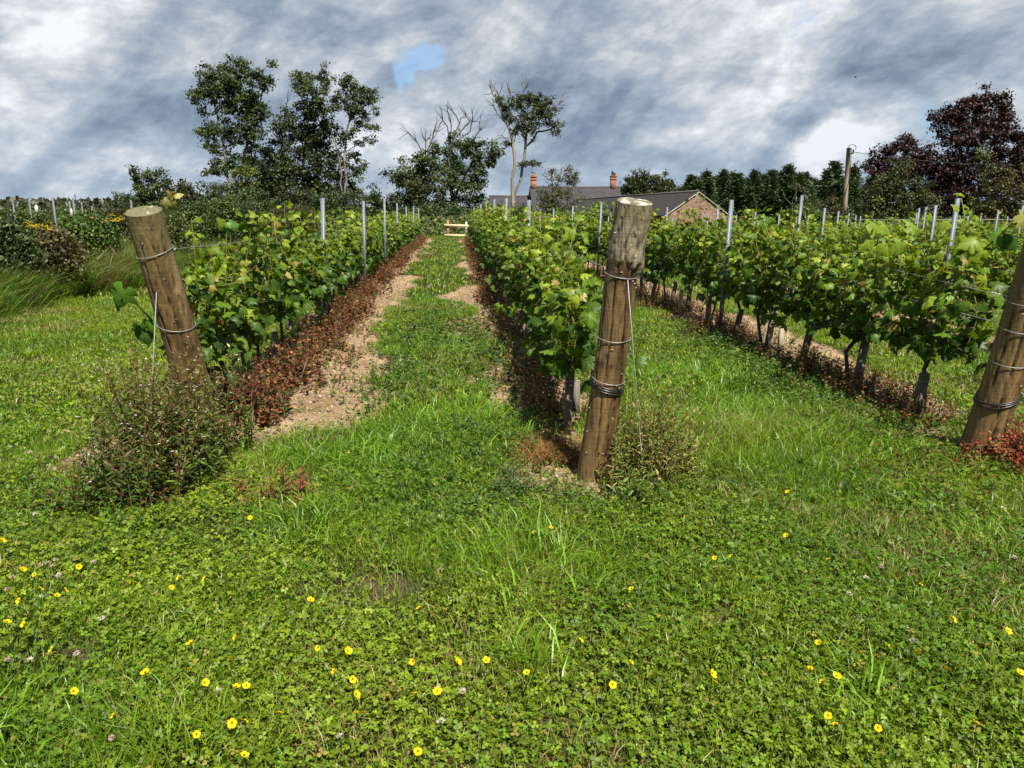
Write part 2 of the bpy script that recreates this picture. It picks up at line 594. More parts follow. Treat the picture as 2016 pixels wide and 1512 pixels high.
def make_ground():
    xs = np.concatenate([[-3000, -1200, -500, -200, -100], lin((-60, -12, 3.0), (-12, -3.0, 0.25), (-3.0, 4.6, 0.05), (4.6, 10, 0.15), (10, 36, 0.6)), [36, 45, 60, 100, 200, 500, 1200, 3000]])
    ys = np.concatenate([[-300, -60, -15, -4], lin((-2, 1.2, 0.4), (1.2, 12, 0.05), (12, 22, 0.12), (22, 44, 0.4), (44, 80, 2.0)), [80, 100, 150, 300, 700, 1500, 4000]])
    X, Y = np.meshgrid(xs, ys, indexing='ij')
    Z = ground_z(X, Y)
    s = soil_mask(X, Y)[..., None]
    n1, n2 = fbm(X, Y, 2.2, 4, 8)[..., None], fbm(X, Y, 9, 3, 9)[..., None]
    soil = (np.array([0.40, 0.305, 0.20]) * n1 * 1.25 + np.array([0.25, 0.165, 0.09]) * (1 - n1) * 1.1) * (0.75 + 0.5 * n2)
    turf = np.array([0.032, 0.040, 0.012]) * (0.6 + 0.8 * n2) + np.array([0.10, 0.08, 0.03]) * sstep(0.6, 0.8, n1) * 0.5
    far = sstep(25, 60, Y)[..., None]
    wn = worn(X, Y)[..., None]
    turf = turf * (1 - wn) + np.array([0.13, 0.10, 0.065]) * (0.6 + 0.7 * n2) * wn
    turf = turf * (1 - far) + np.array([0.055, 0.10, 0.022]) * far
    col = soil * s + turf * (1 - s)
    nx, ny = len(xs), len(ys)
    g = Geo()
    i, j = np.meshgrid(np.arange(nx - 1), np.arange(ny - 1), indexing='ij')
    a = (i * ny + j).ravel()
    b, c, d = a + ny, a + ny + 1, a + 1
    f = np.concatenate([np.stack([a, b, c], 1), np.stack([a, c, d], 1)])
    g.add(np.stack([X, Y, Z], -1).reshape(-1, 3), f, col.reshape(-1, 3))
    m, N = new_mat('ground')
    vc = N.n('ShaderNodeVertexColor', layer_name='Col').outputs[0]
    tc = N.n('ShaderNodeTexCoord').outputs['Object']
    n = N.noise(tc, 14, 8, 0.72)
    n3 = N.noise(tc, 75, 5, 0.7)
    cc = N.mix(1.0, vc, N.ramp(n.outputs[0], [(0.30, (0.36, 0.33, 0.30)), (0.45, (0.88, 0.86, 0.84)), (0.72, (1.25, 1.22, 1.16))]), 'MULTIPLY')
    cc = N.mix(1.0, cc, N.ramp(n3.outputs[0], [(0.32, (0.6, 0.57, 0.54)), (0.55, (1.05, 1.05, 1.05))]), 'MULTIPLY')
    cc = N.mix(1.0, cc, (ALB, ALB, ALB), 'MULTIPLY')
    p = N.n('ShaderNodeBsdfPrincipled', i_Roughness=0.95)
    p.inputs['Specular IOR Level'].default_value = 0.1
    N.l(cc, p.inputs['Base Color'])
    bp = N.n('ShaderNodeBump')
    bp.inputs['Strength'].default_value = 1.0
    bp.inputs['Distance'].default_value = 0.03
    N.l(N.math('ADD', n.outputs[0], N.math('MULTIPLY', n3.outputs[0], 0.35)), bp.inputs['Height'])
    N.l(bp.outputs[0], p.inputs['Normal'])
    o = N.n('ShaderNodeOutputMaterial')
    N.l(p.outputs[0], o.inputs[0])
    tag(build('ground', g, m, smooth=True), 'flat ground of grass and bare sandy strips', None, kind='structure')


make_ground()


# ------------------------------------------------------------------ leaf templates
def fan(outline, centre):
    v = np.array([centre] + list(outline), float)
    n = len(outline)
    return v, np.array([(0, i + 1, (i + 1) % n + 1) for i in range(n)])


def vine_leaf_template(seed):
    g = np.random.default_rng(seed)
    half = [(0.05, -0.02), (0.20, -0.14), (0.40, -0.06), (0.50, 0.12), (0.38, 0.20), (0.52, 0.36), (0.50, 0.50), (0.30, 0.52), (0.26, 0.68), (0.14, 0.80)]
    o = [(0, 0.03)] + half + [(0, 0.98)] + [(-x, y) for x, y in half[::-1]]
    o = np.array(o)
    o[1:] += g.normal(0, 0.02, (len(o) - 1, 2))
    z = -0.70 * np.abs(o[:, 0]) * (0.3 + g.random()) - 0.55 * np.maximum(o[:, 1] - 0.4, 0) ** 1.3 + g.normal(0, 0.045, len(o))
    return fan(np.column_stack([o, z]), (0, 0.30, 0.07))


VINE_LEAVES = [vine_leaf_template(s) for s in range(5)]
LANCE = (np.array([(0, 0, 0), (0.13, 0.3, 0.05), (0.10, 0.68, 0.03), (0, 1, -0.10), (-0.10, 0.68, 0.03), (-0.13, 0.3, 0.05), (0, 0.5, -0.02)], float),
         np.array([(0, 1, 6), (1, 2, 6), (2, 3, 6), (3, 4, 6), (4, 5, 6), (5, 0, 6)]))
OVAL = (np.array([(0, 0, 0), (0.30, 0.35, 0.06), (0.22, 0.78, 0.02), (0, 1, -0.08), (-0.22, 0.78, 0.02), (-0.30, 0.35, 0.06)], float),
        np.array([(0, 1, 5), (1, 2, 4), (1, 4, 5), (2, 3, 4)]))
QUAD = (np.array([(0, 0, 0), (0.42, 0.5, 0.10), (0, 1, 0), (-0.42, 0.5, 0.10)], float), np.array([(0, 1, 2), (0, 2, 3)]))
NARROW = (np.array([(0, 0, 0), (0.18, 0.45, 0.05), (0, 1, -0.12), (-0.18, 0.45, 0.05)], float), np.array([(0, 1, 2), (0, 2, 3)]))


def trifoliate():
    """Creeping-buttercup leaf: three wedge lobes, each with a toothed end."""
    v, f = [], []
    for k, a in enumerate((0, 1.25, -1.25)):
        ca, sa = math.cos(a), math.sin(a)
        pts = [(0, 0.02, 0), (0.26, 0.38, 0.07), (0.20, 0.72, 0.02), (0.02, 0.62, -0.02), (-0.19, 0.75, 0.03), (-0.26, 0.40, 0.06)]
        b = len(v)
        for x, y, z in pts:
            L = 1.0 if k == 0 else 0.85
            v.append(((x * ca - y * sa) * L, (x * sa + y * ca) * L, z - 0.1 * y * y))
        f += [(b, b + 1, b + 3), (b + 1, b + 2, b + 3), (b, b + 3, b + 5), (b + 3, b + 4, b + 5)]
    return np.array(v), np.array(f)


def clover():
    v, f = [], []
    for a in (0, 2.09, -2.09):
        ca, sa = math.cos(a), math.sin(a)
        b = len(v)
        for x, y, z in ((0, 0, 0), (0.30, 0.35, 0.05), (0.24, 0.66, 0.03), (0, 0.70, -0.02), (-0.24, 0.66, 0.03), (-0.30, 0.35, 0.05)):
            v.append((x * ca - y * sa, x * sa + y * ca, z))
        f += [(b, b + 1, b + 3), (b + 1, b + 2, b + 3), (b, b + 3, b + 5), (b + 3, b + 4, b + 5)]
    return np.array(v), np.array(f)


TRIF, CLOV = trifoliate(), clover()


# ------------------------------------------------------------------ grass and ground cover
def lawn_points(n, y0, y1, power=1.0, margin=0.4, xl=0.60, xr=0.82):
    """Random points in the visible wedge between two depths."""
    u = rng.random(n)
    y = (y0 ** (power + 1) + u * (y1 ** (power + 1) - y0 ** (power + 1))) ** (1 / (power + 1))
    x = -xl * y - margin + rng.random(n) * ((xl + xr) * y + 2 * margin)
    return x, y


def lengths(x, y):
    """Long-grass patches (a height factor)."""
    f = 0.75 + 0.7 * fbm(x, y, 1.6, 3, 21)
    for px, py, rx, ry, a in ((0.25, 2.95, 0.30, 0.28, 0.9), (0.15, 2.25, 0.16, 0.14, 1.4), (1.85, 4.8, 0.7, 0.9, 1.5), (0.0, 5.6, 0.7, 1.3, 0.6), (-0.9, 4.4, .3, .4, .7),
                              (-0.75, 3.55, .25, .2, 1.0), (2.3, 6.3, 1.0, 2.5, 0.35), (-0.85, 1.95, 0.25, 0.2, 1.2), (0.35, 3.35, .2, .2, .6)):
        f = f + a * np.exp(-((x - px) / rx) ** 2 - ((y - py) / ry) ** 2)
    return f


def dryness(x, y):
    d = sstep(0.55, 0.75, fbm(x, y, 1.3, 4, 31))
    for px, py, rx, ry, a in ((2.0, 3.1, 0.5, 0.3, 0.9), (-2.9, 6.6, 1.2, 0.6, 0.6), (-0.4, 2.9, .3, .12, .8), (1.3, 3.7, .5, .2, .5)):
        d = d + a * np.exp(-((x - px) / rx) ** 2 - ((y - py) / ry) ** 2)
    return np.clip(d, 0, 1)


def grass_colour(x, y, n):
    g1, g2 = fbm(x, y, 0.9, 4, 41)[:, None], rng.random((n, 1))
    lush, yel, straw = np.array([0.125, 0.265, 0.011]), np.array([0.285, 0.345, 0.018]), np.array([0.42, 0.34, 0.14])
    k = np.clip((g1 - 0.35) * 1.6 + (g2 - 0.5) * 0.7, 0, 1)
    c = lush * (1 - k) + yel * k
    s = (rng.random((n, 1)) < (0.05 + 0.38 * dryness(x, y)[:, None]))
    c = np.where(s, straw * (0.6 + 0.6 * rng.random((n, 1))), c)
    return c * (0.65 + 0.6 * rng.random((n, 1)))


def blades(g, x, y, h, w, lean, col, z0=None, wind=(0.0, 0.0)):
    n = len(x)
    z = ground_z(x, y) if z0 is None else z0
    az = rng.random(n) * 2 * PI
    d = np.stack([np.cos(az), np.sin(az)], 1) * lean[:, None] + np.array(wind)
    wa = rng.random(n) * PI
    wx, wy = np.cos(wa) * w / 2, np.sin(wa) * w / 2
    V = np.zeros((n, 5, 3))
    for k, (t, ww) in enumerate(((0, 1), (0.55, 0.85))):
        cx, cy, cz = x + d[:, 0] * h * t * t, y + d[:, 1] * h * t * t, z + h * t * (1 - 0.25 * np.hypot(d[:, 0], d[:, 1]) * t)
        V[:, 2 * k] = np.stack([cx - wx * ww, cy - wy * ww, cz], 1)
        V[:, 2 * k + 1] = np.stack([cx + wx * ww, cy + wy * ww, cz], 1)
    V[:, 4] = np.stack([x + d[:, 0] * h, y + d[:, 1] * h, z + h * np.clip(1 - 0.35 * np.hypot(d[:, 0], d[:, 1]), 0.1, 1)], 1)
    f = np.array([(0, 1, 3), (0, 3, 2), (2, 3, 4)])[None] + (np.arange(n) * 5)[:, None, None]
    g.add(V, f, np.repeat(col, 5, axis=0))


def make_lawn():
    g = Geo()
    for n, y0, y1, h0, w0, soil_keep in ((175000, 1.55, 5.2, 0.062, 0.0034, 0.05), (330000, 5.0, 13.0, 0.062, 0.0065, 0.04), (230000, 12.5, 42.0, 0.075, 0.015, 0.02)):
        x, y = lawn_points(n, y0, y1, 1.0 if y0 < 10 else 0.1)
        s = soil_mask(x, y)
        clump = fbm(x, y, 7.0, 2, 51)
        keep = (rng.random(n) > s * (1 - soil_keep)) & (rng.random(n) < 0.35 + 1.3 * clump) & (rng.random(n) > 0.42 * worn(x, y)) & (x > -6.4) & (x < 21)
        x, y = x[keep], y[keep]
        m = len(x)
        h = h0 * lengths(x, y) * (0.45 + 0.85 * rng.random(m))
        lean = 0.25 + 0.75 * rng.random(m)
        blades(g, x, y, h, w0 * (0.6 + 0.8 * rng.random(m)), lean, grass_colour(x, y, m))
    # long coarse tussocks
    for tx, ty, r, n, hh in ((0.30, 3.0, 0.28, 500, 0.17), (0.22, 2.26, 0.08, 70, 0.22), (1.8, 4.9, 0.62, 3200, 0.16), (-0.1, 4.9, 0.45, 1500, 0.14), (1.9, 6.6, 0.6, 1800, 0.15), (-0.72, 3.52, 0.22, 280, 0.16), (-1.35, 1.9, 0.16, 140, 0.16),
                             (-0.85, 4.5, 0.3, 450, 0.14), (2.4, 3.0, 0.25, 200, .12), (0.0, 5.3, 0.5, 900, 0.15), (1.25, 2.05, .15, 120, .12), (2.4, 4.6, 0.4, 600, 0.15), (0.1, 8.0, 0.6, 700, .14)):
        x, y = tx + rng.normal(0, r * 0.6, n), ty + rng.normal(0, r * 0.6, n)
        col = np.array([0.15, 0.32, 0.018]) * (0.6 + 0.8 * rng.random((n, 1))) + np.array([0.05, 0.03, 0]) * rng.random((n, 1))
        blades(g, x, y, hh * (0.5 + 0.7 * rng.random(n)), 0.006 + 0.003 * rng.random(n), 0.3 + 0.8 * rng.random(n), col)
    tag(build('lawn_grass', g, M_GRASS), 'short green mown grass covering the path and the ground in front', None, kind='stuff')


make_lawn()


def make_ground_leaves():
    g = Geo()
    for n, y0, y1, sz in ((170000, 1.55, 5.2, 0.0155), (120000, 5.0, 12.0, 0.022)):
        x, y = lawn_points(n, y0, y1)
        s = soil_mask(x, y)
        patch = fbm(x, y, 1.5, 4, 61) + 0.25 * sstep(3.6, 2.4, y) - 0.1 * sstep(5, 8, y)
        keep = (rng.random(n) > s * 0.93) & (rng.random(n) < np.clip((patch - 0.42) * 5, 0.16, 1)) & (rng.random(n) > 0.6 * worn(x, y)) & (x > -6.2) & (x < 9)
        x, y = x[keep], y[keep]
        m = len(x)
        kind = rng.random(m) < 0.55 + 0.6 * (fbm(x, y, 0.9, 3, 71) - 0.5)
        z = ground_z(x, y) + 0.006 + 0.052 * rng.random(m) ** 1.2
        pos = np.stack([x, y, z], 1)
        az = rng.random(m) * 2 * PI
        t = np.stack([np.cos(az), np.sin(az), 0.15 + 0.3 * rng.normal(size=m)], 1)
        nn = np.stack([0.55 * rng.normal(size=m), 0.55 * rng.normal(size=m) - 0.1, np.ones(m)], 1)
        k = np.clip(fbm(x, y, 1.1, 3, 81)[:, None] * 1.7 - 0.45 + 0.5 * (rng.random((m, 1)) - 0.5), 0, 1)
        col = (np.array([0.080, 0.170, 0.010]) * (1 - k) + np.array([0.235, 0.310, 0.016]) * k) * (0.5 + 0.9 * rng.random((m, 1)))
        yel = rng.random((m, 1)) < 0.03
        col = np.where(yel, np.array([0.28, 0.24, 0.05]), col)
        size = sz * (0.6 + 0.8 * rng.random(m))
        for kk, tm in ((kind, TRIF), (~kind, CLOV)):
            g.inst(tm, pos[kk], t[kk], nn[kk], size[kk], col[kk])
    tag(build('clover_and_buttercup_leaves', g, M_HERB), 'low carpet of clover and creeping buttercup leaves in the lawn', None, kind='stuff')


make_ground_leaves()


def stem_cloud(gs, gl, pos, h, lean, k, leaf, tm, lcol, scol, rad=0.0022, t0=0.1, upness=0.5, droop=0.0, gt=None):
    """Many small upright plants at once: a thin stem each, k leaves along it."""
    n = len(pos)
    if n == 0:
        return
    tip = pos + np.stack([lean[:, 0] * h, lean[:, 1] * h, h], 1)
    mid = (pos + tip) / 2 + np.stack([-lean[:, 0] * h * 0.15, -lean[:, 1] * h * 0.15, 0.03 * h], 1)
    th = np.arange(3) / 3 * 2 * PI
    ring = np.stack([np.cos(th), np.sin(th), 0 * th], 1)
    V = np.stack([p[:, None] + r * rad * ring[None] for p, r in ((pos, 1.2), (mid, 1.0), (tip, 0.45))], 1).reshape(n, 9, 3)
    f = []
    for i in range(2):
        for j in range(3):
            a, b = i * 3 + j, i * 3 + (j + 1) % 3
            f += [(a, b, b + 3), (a, b + 3, a + 3)]
    gs.add(V, np.array(f)[None] + (np.arange(n) * 9)[:, None, None], np.repeat(scol, 9, axis=0))
    t = np.tile(np.linspace(t0, 1, k), (n, 1)) + rng.normal(0, 0.04, (n, k))
    t = np.clip(t, 0, 1)[..., None]
    P = (1 - t) ** 2 * pos[:, None] + 2 * t * (1 - t) * mid[:, None] + t * t * tip[:, None]
    az = np.arange(k)[None] * 2.4 + rng.random((n, 1)) * 6.28 + rng.normal(0, 0.4, (n, k))
    up = upness + 0.25 * rng.normal(size=(n, k)) - droop
    td = np.stack([np.cos(az), np.sin(az), up], -1).reshape(-1, 3)
    nd = np.stack([-0.5 * np.cos(az), -0.5 * np.sin(az), np.ones_like(az)], -1).reshape(-1, 3) + rng.normal(0, 0.3, (n * k, 3))
    size = leaf * (1.1 - 0.55 * t[..., 0]) * (0.6 + 0.7 * rng.random((n, k)))
    gl.inst(tm, P.reshape(-1, 3), td, nd, size.ravel(), lcol(n, k, t[..., 0]).reshape(-1, 3))


def pick(cols, n, k, var=0.5):
    cols = np.array(cols, float)
    c = cols[rng.integers(0, len(cols), (n, 1))] * np.ones((1, k, 1))
    other = rng.random((n, k)) < 0.25
    c[other] = cols[rng.integers(0, len(cols), other.sum())]
    return c * (1 - var / 2 + var * rng.random((n, k, 1)))


REDS = [(0.13, 0.030, 0.020), (0.20, 0.055, 0.028), (0.08, 0.020, 0.018), (0.28, 0.11, 0.04), (0.07, 0.03, 0.018), (0.13, 0.07, 0.028), (0.17, 0.08, 0.03)]
BROWNS = [(0.22, 0.12, 0.05), (0.30, 0.18, 0.08), (0.13, 0.06, 0.03), (0.20, 0.14, 0.05), (0.36, 0.24, 0.12)]
GREENS = [(0.06, 0.13, 0.018), (0.10, 0.18, 0.022), (0.045, 0.095, 0.018), (0.14, 0.20, 0.03)]


def make_row_weeds():
    """Sprayed-off red and brown weeds under the rows, some green among them; nobody could count them."""
    g = Geo()

    def patch(n, xc, xs, y0, y1, h0, cols, leaf, k=9, dens=None):
        y = y0 + (y1 - y0) * rng.random(n) ** 1.0
        x = xc + rng.normal(0, xs, n)
        d = fbm(x, y, 0.9, 3, 91) if dens is None else np.ones(n)
        keep = rng.random(n) < np.clip((d - 0.32) * 4, 0.15, 1)
        x, y = x[keep], y[keep]
        m = len(x)
        pos = np.stack([x, y, ground_z(x, y)], 1)
        h = h0 * (0.35 + 0.9 * rng.random(m)) * (1 - 0.45 * np.clip(np.abs(x - xc) / (xs * 2.5), 0, 1))
        stem_cloud(g, g, pos, h, rng.normal(0, 0.25, (m, 2)), k, leaf * 0.85, OVAL, lambda a, b, t: pick(cols, a, b, 0.9), pick(BROWNS, m, 1)[:, 0], 0.0022)
    R1 = REDS + BROWNS[:2] + GREENS[2:3]
    patch(3600, -1.50, 0.13, 5.2, 12.0, 0.34, R1, 0.066, 11)
    patch(500, -1.22, 0.14, 6.0, 11.0, 0.10, BROWNS, 0.04)
    patch(2300, -1.54, 0.14, 11.0, 36.0, 0.36, R1, 0.075)
    patch(850, 0.68, 0.17, 5.0, 12.0, 0.22, R1 + GREENS, 0.05)
    patch(1600, 0.62, 0.15, 12.0, 36.0, 0.34, R1, 0.075)
    patch(2000, 3.24, 0.18, 4.9, 12.0, 0.20, REDS + BROWNS + GREENS[:2], 0.048)
    patch(900, 3.25, 0.2, 12.0, 34.0, 0.28, REDS + BROWNS, 0.06)
    for r in ROWS[3:7]:
        patch(500, r, 0.22, 8.0, 32.0, 0.24, REDS + BROWNS + GREENS, 0.06)
    patch(420, 3.38, 0.17, 3.85, 4.40, 0.22, [(0.34, 0.05, 0.035), (0.42, 0.09, 0.055), (0.22, 0.035, 0.028), (0.36, 0.17, 0.06), (0.16, 0.05, 0.03), (0.12, 0.14, 0.03)], 0.045, 8, 1)
    patch(120, 0.62, 0.10, 4.25, 4.55, 0.07, REDS, 0.03, 6, 1)
    patch(160, -1.7, 0.3, 3.75, 4.3, 0.10, REDS[:3] + GREENS, 0.045, 6, 1)
    tag(build('red_weeds', g, M_HERB), 'dying red and brown weeds on the bare strips under the vines', None, kind='stuff')
    # greener low broad-leaved weeds along the edges of the strips and in front of the posts
    g2 = Geo()

    def green(n, xc, xs, yc, ys, h0, leaf, cols=GREENS, k=8):
        x, y = xc + rng.normal(0, xs, n), yc + rng.normal(0, ys, n)
        pos = np.stack([x, y, ground_z(x, y)], 1)
        h = h0 * (0.4 + 0.9 * rng.random(n))
        stem_cloud(g2, g2, pos, h, rng.normal(0, 0.45, (n, 2)), k, leaf, OVAL, lambda a, b, t: pick(cols, a, b), pick(GREENS, n, 1)[:, 0], 0.0018)
    green(600, 0.12, 0.22, 4.75, 0.4, 0.10, 0.032)
    green(400, 0.2, 0.35, 3.62, 0.14, 0.07, 0.030)
    green(500, -1.0, 0.45, 3.55, 0.25, 0.07, 0.028)
    green(350, 1.2, 0.3, 3.75, 0.2, 0.07, 0.028)
    green(450, 2.55, 0.28, 4.35, 0.5, 0.10, 0.032, GREENS + [(0.15, 0.14, 0.03), (0.16, 0.07, 0.03)])
    green(450, 2.75, 0.20, 5.7, 0.7, 0.12, 0.038)
    green(260, 2.9, 0.22, 8.0, 1.0, 0.13, 0.05)
    green(400, -0.45, 0.20, 6.8, 0.9, 0.10, 0.038)
    green(300, -0.3, 0.25, 9.6, 1.0, 0.12, 0.05)
    green(300, 0.2, 0.2, 8.0, 1.1, 0.12, 0.045)
    green(350, 2.0, 0.6, 7.5, 1.2, 0.10, 0.05)
    green(300, -2.3, 0.35, 3.7, 0.35, 0.07, 0.03)
    tag(build('low_green_weeds', g2, M_HERB), 'low broad leaved green weeds along the edges of the bare strips', None, kind='stuff')
    # straw and dead stalks lying about
    g3 = Geo()
    n = 34000
    x, y = lawn_points(n, 1.6, 14.0, 0.8)
    s = soil_mask(x, y)
    keep = rng.random(n) < 0.12 + 0.75 * s + 0.35 * dryness(x, y) + 0.5 * worn(x, y)
    x, y = x[keep & (x > -6) & (x < 8)], y[keep & (x > -6) & (x < 8)]
    m = len(x)
    az = rng.random(m) * 2 * PI
    pos = np.stack([x, y, ground_z(x, y) + 0.006 + 0.02 * rng.random(m)], 1)
    t = np.stack([np.cos(az), np.sin(az), 0.15 * rng.normal(size=m)], 1)
    straw = (np.array([(0, 0, 0), (0.025, 0.1, 0.0), (0.02, 0.95, 0.02), (-0.015, 1.0, 0.02), (-0.025, 0.1, 0.01)], float), np.array([(0, 1, 4), (1, 2, 4), (2, 3, 4)]))
    col = pick([(0.50, 0.38, 0.20), (0.38, 0.25, 0.12), (0.20, 0.11, 0.05), (0.60, 0.50, 0.32), (0.10, 0.05, 0.03), (0.07, 0.045, 0.03), (0.14, 0.08, 0.04)], m, 1)[:, 0]
    g3.inst(straw, pos, t, rdir(m) * 0.4 + np.array([0, 0, 1]), 0.035 + 0.09 * rng.random(m) ** 2, col)
    n = 42000                                              # brown leaf litter
    x, y = lawn_points(n, 3.6, 20.0, 0.4)
    sm = soil_mask(x, y)
    keep = (sm > 0.3) & (rng.random(n) < 2.6 * fbm(x, y, 1.6, 4, 37) - 0.75) & (x < 7)
    x, y = x[keep], y[keep]
    m = len(x)
    az = rng.random(m) * 2 * PI
    g3.inst(OVAL, np.stack([x, y, ground_z(x, y) + 0.008 + 0.012 * rng.random(m)], 1), np.stack([np.cos(az), np.sin(az), 0.25 * rng.normal(size=m)], 1), rdir(m) * 0.6 + [0, 0, 1],
            0.018 + 0.026 * rng.random(m), pick([(0.20, 0.11, 0.05), (0.12, 0.055, 0.03), (0.30, 0.20, 0.10), (0.08, 0.035, 0.02), (0.22, 0.07, 0.035), (0.10, 0.12, 0.03)], m, 1, 0.8)[:, 0])
    # dead brown tuft beside the peeling post, a straw-coloured stub in the right of the lawn
    for cx, cy, r, k, hh, cc in ((0.52, 4.48, 0.17, 650, 0.16, (0.34, 0.17, 0.06)), (0.62, 4.6, 0.14, 300, 0.16, (0.30, 0.15, 0.06)), (2.24, 3.15, 0.06, 120, 0.05, (0.42, 0.26, 0.12)), (2.75, 3.4, .08, 80, .05, (0.45, 0.33, 0.2))):
        x, y = cx + rng.normal(0, r * 0.6, k), cy + rng.normal(0, r * 0.45, k)
        blades(g3, x, y, hh * (0.4 + 0.8 * rng.random(k)), np.full(k, 0.003), 0.6 + 1.1 * rng.random(k), np.array(cc) * (0.5 + 0.9 * rng.random((k, 1))))
    tag(build('dead_straw_litter', g3, M_HERB), 'dead straw stalks and dry grass scattered over the bare soil', None, kind='stuff')


make_row_weeds()


def make_clods():
    """Crumbs and clods of dry earth on the bare strips."""
    g = Geo()
    n = 60000
    x, y = lawn_points(n, 3.6, 15.0, 0.5)
    s = soil_mask(x, y)
    keep = (s > 0.4) & (rng.random(n) < 0.25 + 1.1 * fbm(x, y, 3.0, 3, 33)) & (x < 7)
    x, y = x[keep], y[keep]
    m = len(x)
    octa = (np.array([(1, 0, 0), (-1, 0, 0), (0, 1, 0), (0, -1, 0), (0, 0, 1), (0, 0, -1), (0.6, 0.6, 0.5), (-0.6, 0.5, 0.55)], float),
            np.array([(0, 6, 4), (6, 2, 4), (0, 2, 6), (2, 7, 4), (7, 1, 4), (2, 1, 7), (1, 3, 4), (3, 0, 4), (2, 0, 5), (1, 2, 5), (3, 1, 5), (0, 3, 5)]))
    size = 0.004 + 0.016 * rng.random(m) ** 3
    pos = np.stack([x, y, ground_z(x, y) + size * 0.3], 1)
    col = np.array([0.40, 0.315, 0.215]) * (0.55 + 0.6 * rng.random((m, 1)))
    g.inst(octa, pos, rdir(m) * [1, 1, 0.3], rdir(m) * 0.5 + [0, 0, 1], size, col)
    tag(build('soil_clods', g, M_CLOD), 'crumbs of dry earth on the bare strips under the vines', None, kind='stuff')


M_CLOD = solid_mat('dry_earth', 0.95, 0.1, 0, (60, 60, 60), 0.3)
make_clods()


def make_tall_grass():
    g = Geo()
    nt = 380
    ty = 7.8 + 13.5 * rng.random(nt) ** 1.1
    tx = -6.15 - 0.35 * rng.random(nt) - 6.0 * rng.random(nt) ** 1.5 + 0.35 * np.sin(ty * 0.9)
    for cx, cy in zip(tx, ty):
        k = int(150 + 170 * rng.random())
        sp = 0.13 + 0.10 * rng.random()
        ox, oy = rng.normal(0, sp, k), rng.normal(0, sp, k)
        x, y = cx + ox, cy + oy
        hh = (0.30 + 0.34 * rng.random()) * (0.55 + 0.65 * rng.random(k))
        dry = rng.random()
        c0 = np.array([0.13, 0.25, 0.022]) if dry < 0.72 else np.array([0.24, 0.27, 0.04]) if dry < 0.88 else np.array([0.20, 0.15, 0.06])
        c = c0 * (0.35 + 0.85 * rng.random((k, 1)))
        c = np.where(rng.random((k, 1)) < 0.14, np.array([0.40, 0.33, 0.15]) * (0.6 + 0.6 * rng.random((k, 1))), c)
        n0 = len(g.v)
        blades(g, x, y, hh * 1.25, 0.009 + 0.006 * rng.random(k), 0.15 + 0.45 * rng.random(k), c, wind=(0.45 + 1.2 * float(ox.mean()), -0.1))
        V = g.v[-1].reshape(k, 5, 3)                       # splay outwards from the tussock's middle
        V[:, 2:4, 0] += (ox * 0.8 * hh)[:, None]
        V[:, 4, 0] += ox * 2.0 * hh
        V[:, 2:4, 1] += (oy * 0.8 * hh)[:, None]
        V[:, 4, 1] += oy * 2.0 * hh
    tag(build('tall_grass', g, M_GRASS), 'tall rough grass blown over along the bank on the left', None, kind='stuff')


make_tall_grass()


# ------------------------------------------------------------------ timber end posts
def ring_pts(c, ax, r, tilt=0.0, n=33, wob=0.0, phase=0.0, turns=1.0):
    ax = nrm(np.asarray(ax, float))
    a = nrm(np.cross(ax, [0.0, 1.0, 0.0]))
    b = np.cross(ax, a)
    th = np.linspace(0, 2 * PI * turns, n) + phase
    return c + r * (np.cos(th)[:, None] * a + np.sin(th)[:, None] * b) + ax * (tilt * np.cos(th + 1.0) + wob * th)[:, None]


